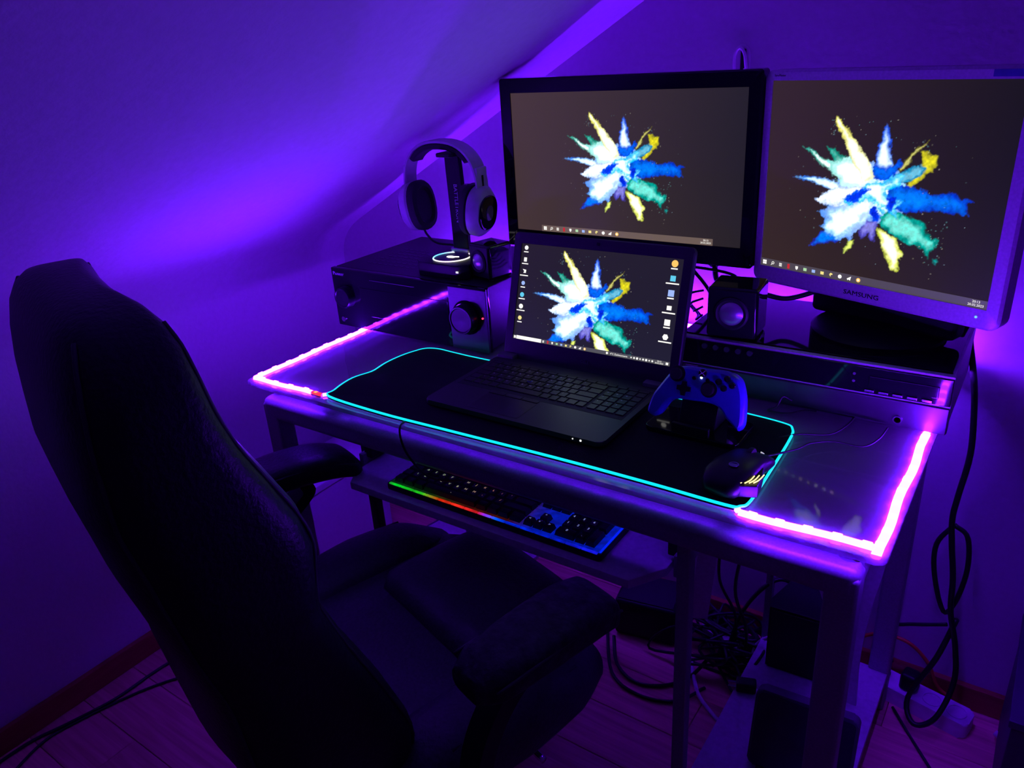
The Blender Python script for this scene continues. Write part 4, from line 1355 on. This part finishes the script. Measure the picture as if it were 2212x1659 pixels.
# piping seams down both sides of the backrest, following its rounded edges
for s in (-1, 1):
    f_, r_ = [], []
    for z, a, b, hw in BK[1:-3]:
        mid, hf = (a + b) / 2, (b - a) / 2
        wx = hw * math.cos(math.radians(38)) ** .42
        dt = hf * math.sin(math.radians(38)) ** .55
        f_.append((s * wx, mid + dt - .028 * (1 - (wx / hw) ** 3) * min(1, hf / .05), z))
        r_.append((s * wx, mid - dt, z))
    tube('seam', f_, .0028, M_stitch, backrest, 3, 6)
    tube('seam', r_, .0028, M_stitch, backrest, 3, 6)
def pillow(name, lo_, hi_, mat, par, e=.45, dome=.0, n=10):
    """soft block: superellipse section swept along y with rounded ends"""
    (x0, y0, z0), (x1, y1, z1) = lo_, hi_
    rg = []
    for i in range(n + 1):
        t = -1 + 2 * i / n
        k = max(.02, (1 - abs(t) ** 6)) ** .45
        yy = (y0 + y1) / 2 + (y1 - y0) / 2 * t
        rg.append([Vector((x, yy, z)) for x, z in sring((x0 + x1) / 2, (z0 + z1) / 2, (x1 - x0) / 2 * (.80 + .20 * k), (z1 - z0) / 2 * (.55 + .45 * k), e, 28)])
    return loft(name, rg, mat, par, 'all')
seat = pillow('seat', (-.225, -.235, .375), (.225, .235, .468), M_seat_lit, ch, .35)
pillow('seat_front_roll', (-.150, .010, .395), (.165, .255, .500), M_seat_lit, seat, .5)
for s in (-1, 1):
    # side bolsters, a bent roll each
    path = [Vector((s * .205, -.21, .424)), Vector((s * .222, -.10, .440)), Vector((s * .228, .02, .446)), Vector((s * .222, .13, .444)), Vector((s * .205, .205, .426))]
    rad = [.050, .068, .072, .066, .044]
    cp = catmull(path, 5)
    rgb_ = []
    for i, p in enumerate(cp):
        t = i / (len(cp) - 1) * 4
        j = min(3, int(t))
        r = rad[j] + (rad[j + 1] - rad[j]) * (t - j)
        rgb_.append([p + Vector((x, 0, z)) for x, z in sring(0, -.01, r, r * .82, .75, 20)])
    bo = loft('seat_bolster', rgb_, M_seat_lit, seat, 'all')
    tube('seam', [p + Vector((s * rad[2] * .62, 0, rad[2] * .50)) for p in path[1:4]], .003, M_stitch, seat, 4, 6)
    # arm pad
    ta = 0.0 if s > 0 else -.078
    ap = catmull([(s * .322, -.100 + ta, .634), (s * .325, -.07 + ta, .640), (s * .325, .0 + ta, .646), (s * .318, .08 + ta, .642), (s * .310, .135 + ta, .628), (s * .306, .155 + ta, .614)], 5)
    if s < 0:
        ap = [p + Vector((0, 0, .010)) for p in ap]
    wid = [.028, .044, .048, .050, .047, .028]
    hgt = [.016, .026, .028, .028, .026, .016]
    rga = []
    for i, p in enumerate(ap):
        t = i / (len(ap) - 1) * 5
        j = min(4, int(t))
        f = t - j
        a_ = wid[j] + (wid[j + 1] - wid[j]) * f
        b_ = hgt[j] + (hgt[j + 1] - hgt[j]) * f
        rga.append([p + Vector((x, 0, z)) for x, z in sring(0, 0, a_, b_, .55, 24)])
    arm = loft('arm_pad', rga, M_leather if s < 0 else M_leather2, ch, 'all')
    tube('seam', [p + Vector((-s * .046, 0, .010)) for p in ap[3:-3:3]], .0025, M_stitch, arm, 2, 6)
    tube('seam', [p + Vector((s * .046, 0, .010)) for p in ap[3:-3:3]], .0025, M_stitch, arm, 2, 6)
    bm = bmesh.new()
    sp_ = catmull([(s * .318, .05 + ta, .620), (s * .322, -.03, .600), (s * .330, -.09, .54), (s * .335, -.11, .46), (s * .320, -.08, .38), (s * .25, -.02, .352), (s * .12, 0, .348)], 5)
    bm_sweep(bm, sp_, [(-.020, -.012), (.020, -.012), (.020, .012), (-.020, .012)], up=Vector((1, 0, 0)) if False else Vector((0, 1, 0.01)))
    from_bm('arm_support', bm, M_blk, ch, True)
bbox('back_bracket', (-.05, -.29, .330), (.05, .05, .372), M_blk, ch, .006)
bbox('seat_plate', (-.10, -.12, .325), (.10, .12, .378), M_blk, ch, .006)
cyl('gas_lift', (0, 0, .10), (0, 0, .33), .026, M_blk, ch)
tube('height_lever', [(.08, .03, .345), (.20, .05, .345), (.27, .055, .340)], .006, M_chrome, ch)
hub = cyl('hub', (0, 0, .075), (0, 0, .135), .042, M_blk, ch)
for i in range(5):
    a = math.radians(36 + 72 * i)
    d = Vector((math.cos(a), math.sin(a), 0))
    sd = Vector((-d.y, d.x, 0))
    rgf = []
    for r_, z_, w_, h_ in ((.03, .105, .028, .022), (.16, .098, .024, .018), (.29, .080, .019, .014)):
        c = d * r_ + Vector((0, 0, z_))
        rgf.append([c + sd * q * w_ + Vector((0, 0, p * h_)) for q, p in ((-1, -1), (1, -1), (.7, 1), (-.7, 1))])
    leg_ = loft('base_leg', rgf, M_blk, ch, False)
    c = d * .275
    bm = bmesh.new()
    for s in (-1, 1):
        bm_cyl(bm, c + sd * s * .006 + Vector((0, 0, .027)), c + sd * s * .024 + Vector((0, 0, .027)), .0265, n=20)
    bm_cyl(bm, c + Vector((0, 0, .027)), c + Vector((0, 0, .072)), .007, n=10)
    from_bm('caster', bm, M_blk, ch, True)

# ================================================================ SMALL THINGS ON THE LOW SHELF
SZ = 0.104
sub = tag(empty('satellite_speaker', (-0.292, 1.345, SZ), math.radians(4)), 'black box speaker with slanted sides on the low shelf', 'speaker')
sp2 = [(-.052, -.030), (.050, -.030), (.054, .0), (.020, .085), (-.030, .085), (-.056, .0)]
prism('cabinet', sp2, .002, .160, M_blk, sub, .004)
box('grille', (0, -.031, .080), (.096, .004, .148), M_blkmat, sub, .0015)
rt = empty('router', (-0.205, 1.075, SZ))
rt.rotation_euler = (math.radians(-17), 0, math.radians(4))
tag(rt, 'flat dark router leaning upright on the low shelf front', 'router')
prism('case', rounded_rect(.175, .150, .012, 5, 0, .080), 0, .026, M_grey, rt, .004, 3, M=FACE)
prism('front_cover', rounded_rect(.165, .140, .010, 5, 0, .080), .026, .029, pm('router_face', (0.03, 0.03, 0.045), 0.3), rt, .001, M=FACE)
for x in (-.06, .06):
    box('foot', (x, -.013, .003), (.02, .034, .012), M_rub, rt, .002)
pg = tag(empty('charger_plug', (-0.353, 1.225, SZ), math.radians(20)), 'small black charger plug lying on the low shelf edge', 'plug')
box('body', (0, 0, .013), (.040, .024, .024), M_blk, pg, .004, 3)
for yy in (-.006, .006):
    cyl('pin', (-.020, yy, .013), (-.036, yy, .013), .002, M_chrome, pg, n=8)
tube('plug_cable', [(.018, 0, .012), (.035, -.004, .008), (.06, -.012, .003), (.09, -.02, .003)], .0018, M_wcable, pg)

# ================================================================ FLOOR THINGS
ps = tag(empty('power_strip', (-0.058, 1.468, 0), math.radians(-12)), 'white power strip with red lit switch on the floor by the wall', 'power strip')
prism('housing', rounded_rect(.205, .055, .012, 5), 0, .038, M_white, ps, .005, 3)
for i in range(3):
    lathe('socket', [(.019, 0), (.019, .002), (.017, .002), (.016, -.006), (0, -.006)], M_white, ps, 24, T((.074 - i * .048, 0, .0385)))
sw = box('switch', (-.079, 0, .043), (.030, .024, .012), M_blk, ps, .003)
box('switch_light', (-.079, -.002, .0495), (.008, .004, .001), em('switch_red', (1.0, 0.10, 0.05), 2.2), sw, 0)
for i in (2,):
    box('plug', (.074 - i * .048, 0, .060), (.034, .036, .044), M_blk, ps, .008, 3)
br = tag(empty('power_brick', (-.655, 1.41, .0), math.radians(10)), 'large black power brick under the keyboard tray among cables', 'power adapter')
box('body', (0, 0, .055), (.150, .12, .106), M_blk, br, .010, 3)
box('cap', (0, 0, .109), (.135, .105, .003), M_blkmat, br, .001)
ps2 = tag(empty('extension_block', (-.415, 1.41, 0), math.radians(-24)), 'white extension block half buried under the cable tangle', 'power strip')
prism('housing', rounded_rect(.24, .055, .010, 4), 0, .040, M_white, ps2, .005)
for i in range(4):
    lathe('socket', [(.018, 0), (.018, .002), (.016, .002), (.015, -.006), (0, -.006)], M_white, ps2, 20, T((-.085 + i * .055, 0, .0405)))
for i in (0, 2, 3):
    o = box('plug', (-.085 + i * .055, 0, .062), (.032, .030, .044), M_blk, ps2, .007)

cabinet = tag(empty('storage_box', (-1.595, 1.16, 0)), 'white low storage box against the left wall under desk', 'box')
box('body', (0, 0, .140), (.172, .46, .28), M_wall, cabinet, .004)
box('lid', (0, 0, .291), (.180, .47, .022), M_wall, cabinet, .004)
wb = tag(empty('white_board', (-1.27, 1.43, 0)), 'white board lying on the floor under the desk near the back wall', 'board')
prism('panel', [(-.16, .0), (-.145, .075), (.22, .075), (.19, -.16), (-.02, -.16)], .0, .012, M_shelf, wb, .002)
prism('edge_strip', [(-.165, -.004), (-.15, .079), (-.145, .075), (-.16, .0)], 0, .013, M_grey, wb, 0)
dc = tag(empty('dark_cabinet', (0.27, 1.36, 0)), 'dark cabinet corner at the right edge beside the wall', 'cabinet')
box('body', (0, 0, .14), (.36, .30, .26), pm('cabinet_dark', (0.05, 0.05, 0.07), 0.5), dc, .004)
box('top', (0, 0, .277), (.37, .31, .016), pm('cabinet_dark', (0.05, 0.05, 0.07), 0.5), dc, .003)
box('plinth', (0, 0, .006), (.34, .28, .012), M_blk, dc, .001)

hk = tag(empty('wall_hook', (-.538, 1.53, 1.285)), 'small white loop hook on the wall above the wide monitor', 'hook')
prism('plate', rounded_rect(.030, .070, .014, 6, 0, .010), .0, .003, M_white, hk, .001, M=FACE)
tube('loop', [(-.011, -.004, -.02), (-.011, -.012, .012), (-.008, -.016, .032), (0, -.017, .040), (.008, -.016, .032), (.011, -.012, .012), (.011, -.004, -.02)], .003, M_white, hk)
box('gap', (.003, -.0045, .015), (.010, .003, .045), M_blkmat, hk, .001)

# ================================================================ CABLES
def cable(label, pts, r=.003, mat=None, cat='cable', name='cable', res=6):
    o = tube(name, pts, r, mat or M_cable, None, res)
    return tag(o, label, cat)
cable('thick black cable hanging down the wall right of the hi-fi unit', [(-.10, 1.45, .905), (-.088, 1.44, .86), (-.070, 1.45, .78), (-.060, 1.45, .72), (-.052, 1.45, .63), (-.058, 1.45, .54), (-.060, 1.45, .49), (-.052, 1.45, .43), (-.040, 1.45, .36), (-.032, 1.45, .28), (-.012, 1.45, .20), (-.002, 1.44, .12), (-.02, 1.40, .05), (-.055, 1.39, .025), (-.075, 1.42, .06), (-.040, 1.45, .16), (-.020, 1.46, .26)], .0055, name='power_cable')
cable('black cable looped double beside the hanging thick cable', [(-.055, 1.462, .47), (-.078, 1.46, .42), (-.072, 1.46, .35), (-.045, 1.46, .27), (-.028, 1.462, .30), (-.020, 1.462, .38), (-.030, 1.462, .45), (-.055, 1.462, .47)], .0048, name='looped_cable')
cable('black cable running from the wall loop left to the power strip', [(-.034, 1.455, .245), (-.07, 1.46, .225), (-.11, 1.47, .20), (-.14, 1.48, .17), (-.12, 1.475, .09)], .004, name='strip_cable')
cable('thick white cable curving across floor at the right edge', [(.085, 1.455, .02), (.13, 1.43, .008), (.14, 1.35, .006), (.12, 1.24, .006), (.09, 1.15, .006)], .006, M_wcable, name='white_cable')
cable('thin black cable on floor ahead of the power strip', [(-.10, 1.43, .01), (-.06, 1.38, .004), (0, 1.30, .004), (.06, 1.22, .004), (.10, 1.10, .004)], .003, name='floor_cable')
cable('thin orange cord arching against the wall by the power strip', [(-.22, 1.505, .075), (-.16, 1.515, .118), (-.10, 1.515, .122), (-.055, 1.515, .085), (-.03, 1.512, .035), (0.0, 1.507, .02)], .004, M_rcable, name='orange_cord')
cable('black cable along the floor by the left wall', [(-1.60, .10, .004), (-1.66, .25, .004), (-1.668, .36, .004), (-1.645, .44, .004), (-1.62, .54, .004), (-1.618, .64, .004), (-1.608, .70, .004), (-1.55, .84, .004)], .0038, name='wall_cable')
cable('second thin black cable branching off along the left floor', [(-1.50, .10, .004), (-1.60, .28, .004), (-1.640, .38, .004), (-1.633, .45, .004), (-1.60, .56, .004), (-1.562, .64, .004), (-1.50, .73, .004), (-1.42, .85, .004)], .003, name='thin_cable')
# bundle behind the right speaker
cb = [
 ('black cable with white plug hanging from the wide monitor underside', [(-.515, 1.37, .965), (-.513, 1.37, .945), (-.508, 1.37, .925), (-.492, 1.375, .912), (-.46, 1.39, .905)], .0055),
 ('thin black cable looping behind the right speaker', [(-.56, 1.35, .952), (-.53, 1.36, .948), (-.49, 1.36, .945), (-.468, 1.36, .938), (-.475, 1.36, .925), (-.50, 1.365, .915)], .0028),
 ('black cable crossing downwards left of the right speaker', [(-.565, 1.34, .965), (-.548, 1.345, .948), (-.528, 1.35, .925), (-.512, 1.355, .90), (-.505, 1.36, .88)], .0035),
 ('black cable curving from right speaker to the silver monitor', [(-.44, 1.30, .935), (-.40, 1.31, .928), (-.37, 1.33, .918), (-.34, 1.34, .925), (-.31, 1.345, .94)], .0045),
]
for lb, pts_, r in cb:
    cable(lb, pts_, r, name='monitor_cable')
pc = tag(empty('white_connector', (-.515, 1.372, .958)), 'white cable connector under the wide monitor', 'connector')
prism('shell', [(-.022, .006), (.022, .006), (.006, -.008), (-.006, -.008)], -.006, .006, M_white, pc, .001, M=FACE)
for i in range(5):
    pts_ = [(-.590 + .004 * i, 1.36 + .012 * i, .905 - .012 * i), (-.566 + .006 * i, 1.35 + .01 * i, .885 - .012 * i), (-.545 + .004 * i, 1.335, .905 - .017 * i), (-.522, 1.34, .912 - .016 * i)]
    cable('one of the thin twisted black cables hanging between laptop lid and right speaker', pts_, .0022, name='twisted_cable')['group'] = 'twisted cables beside right speaker'
for i in range(3):
    cable('one of three thin black wires dropping behind the laptop hinge', [(-.535 + .006 * i, 1.25, .90), (-.532 + .007 * i, 1.215, .85), (-.527 + .008 * i, 1.17, .808), (-.515 + .008 * i, 1.165, .787)], .0018, name='thin_wire')['group'] = 'wires behind the laptop hinge'
cable('thin black wire curling out beside the controller', [(-.30, 1.172, .80), (-.312, 1.160, .81), (-.318, 1.150, .795), (-.33, 1.145, .788), (-.30, 1.150, .787), (-.28, 1.172, .787), (-.262, 1.178, .787)], .0016, name='thin_wire')
cable('thin black wire from under the hi-fi unit to the pad corner', [(-.205, 1.195, .786), (-.210, 1.150, .786), (-.225, 1.110, .786), (-.262, 1.085, .789), (-.285, 1.06, .789)], .0016, name='thin_wire')
# tangle under the desk
rr = random.Random(11)
for i in range(12):
    cx, cy = -.50 + .10 * rr.random(), 1.36 + .07 * rr.random()
    pts_ = []
    for k in range(9):
        a = rr.random() * 6.28 + k * 1.9
        R0 = .06 + .07 * rr.random()
        pts_.append((cx + R0 * math.cos(a) * 1.3, min(1.49, cy + R0 * math.sin(a) * .8), .008 + .10 * rr.random() ** 2 + .006 * (i % 4)))
    o = cable('one of the tangled black cables lying under the desk', pts_, .0032, name='tangled_cable', res=7)
    o['group'] = 'tangled cables under the desk'
cable('white cable coiled on top of the cable tangle', [(-.36 + .045 * math.cos(a) + .006 * a, 1.37 + .022 * math.sin(a), .09 + .035 * math.sin(a + .6)) for a in np.linspace(0, 11, 20)], .0026, M_wcable, name='white_cable')
cable('white cable snaking from tangle to the low shelf', [(-.52, 1.34, .02), (-.47, 1.26, .008), (-.42, 1.22, .006), (-.395, 1.21, .006), (-.38, 1.22, .03)], .0045, M_wcable, name='white_cable')
cable('black cable rising over the tangle to the box speaker', [(-.44, 1.36, .06), (-.42, 1.37, .16), (-.385, 1.385, .235), (-.35, 1.42, .255), (-.31, 1.44, .22), (-.30, 1.436, .17)], .0045, name='speaker_cable')
cable('black cable dropping straight down behind the front post', [(-.345, 1.20, .69), (-.37, 1.22, .50), (-.40, 1.26, .32), (-.39, 1.32, .18), (-.40, 1.36, .08)], .0035, name='drop_cable')
cable('second black cable dropping behind the front post', [(-.40, 1.15, .69), (-.41, 1.19, .50), (-.43, 1.25, .34), (-.42, 1.33, .20), (-.43, 1.38, .08)], .0030, name='drop_cable')
cable('black cable loop on the floor right of the chair', [(-.70, 1.30, .03), (-.66, 1.24, .012), (-.60, 1.215, .006), (-.54, 1.24, .006), (-.50, 1.29, .01), (-.47, 1.33, .05)], .0042, name='floor_cable')
cable('black cable along the floor below the loop', [(-.74, 1.34, .006), (-.66, 1.215, .006), (-.58, 1.185, .006), (-.50, 1.21, .006), (-.46, 1.28, .006)], .0038, name='floor_cable')
cable('black cable sagging below the keyboard tray front', [(-1.00, 1.10, .60), (-.95, 1.08, .55), (-.86, 1.08, .515), (-.78, 1.10, .50), (-.70, 1.10, .46), (-.62, 1.14, .40), (-.58, 1.16, .33)], .0035, name='tray_cable')
cable('second black cable sagging below the keyboard tray', [(-1.03, 1.20, .61), (-.95, 1.22, .50), (-.88, 1.22, .47), (-.80, 1.20, .50), (-.70, 1.16, .44), (-.60, 1.17, .34)], .0028, name='tray_cable')
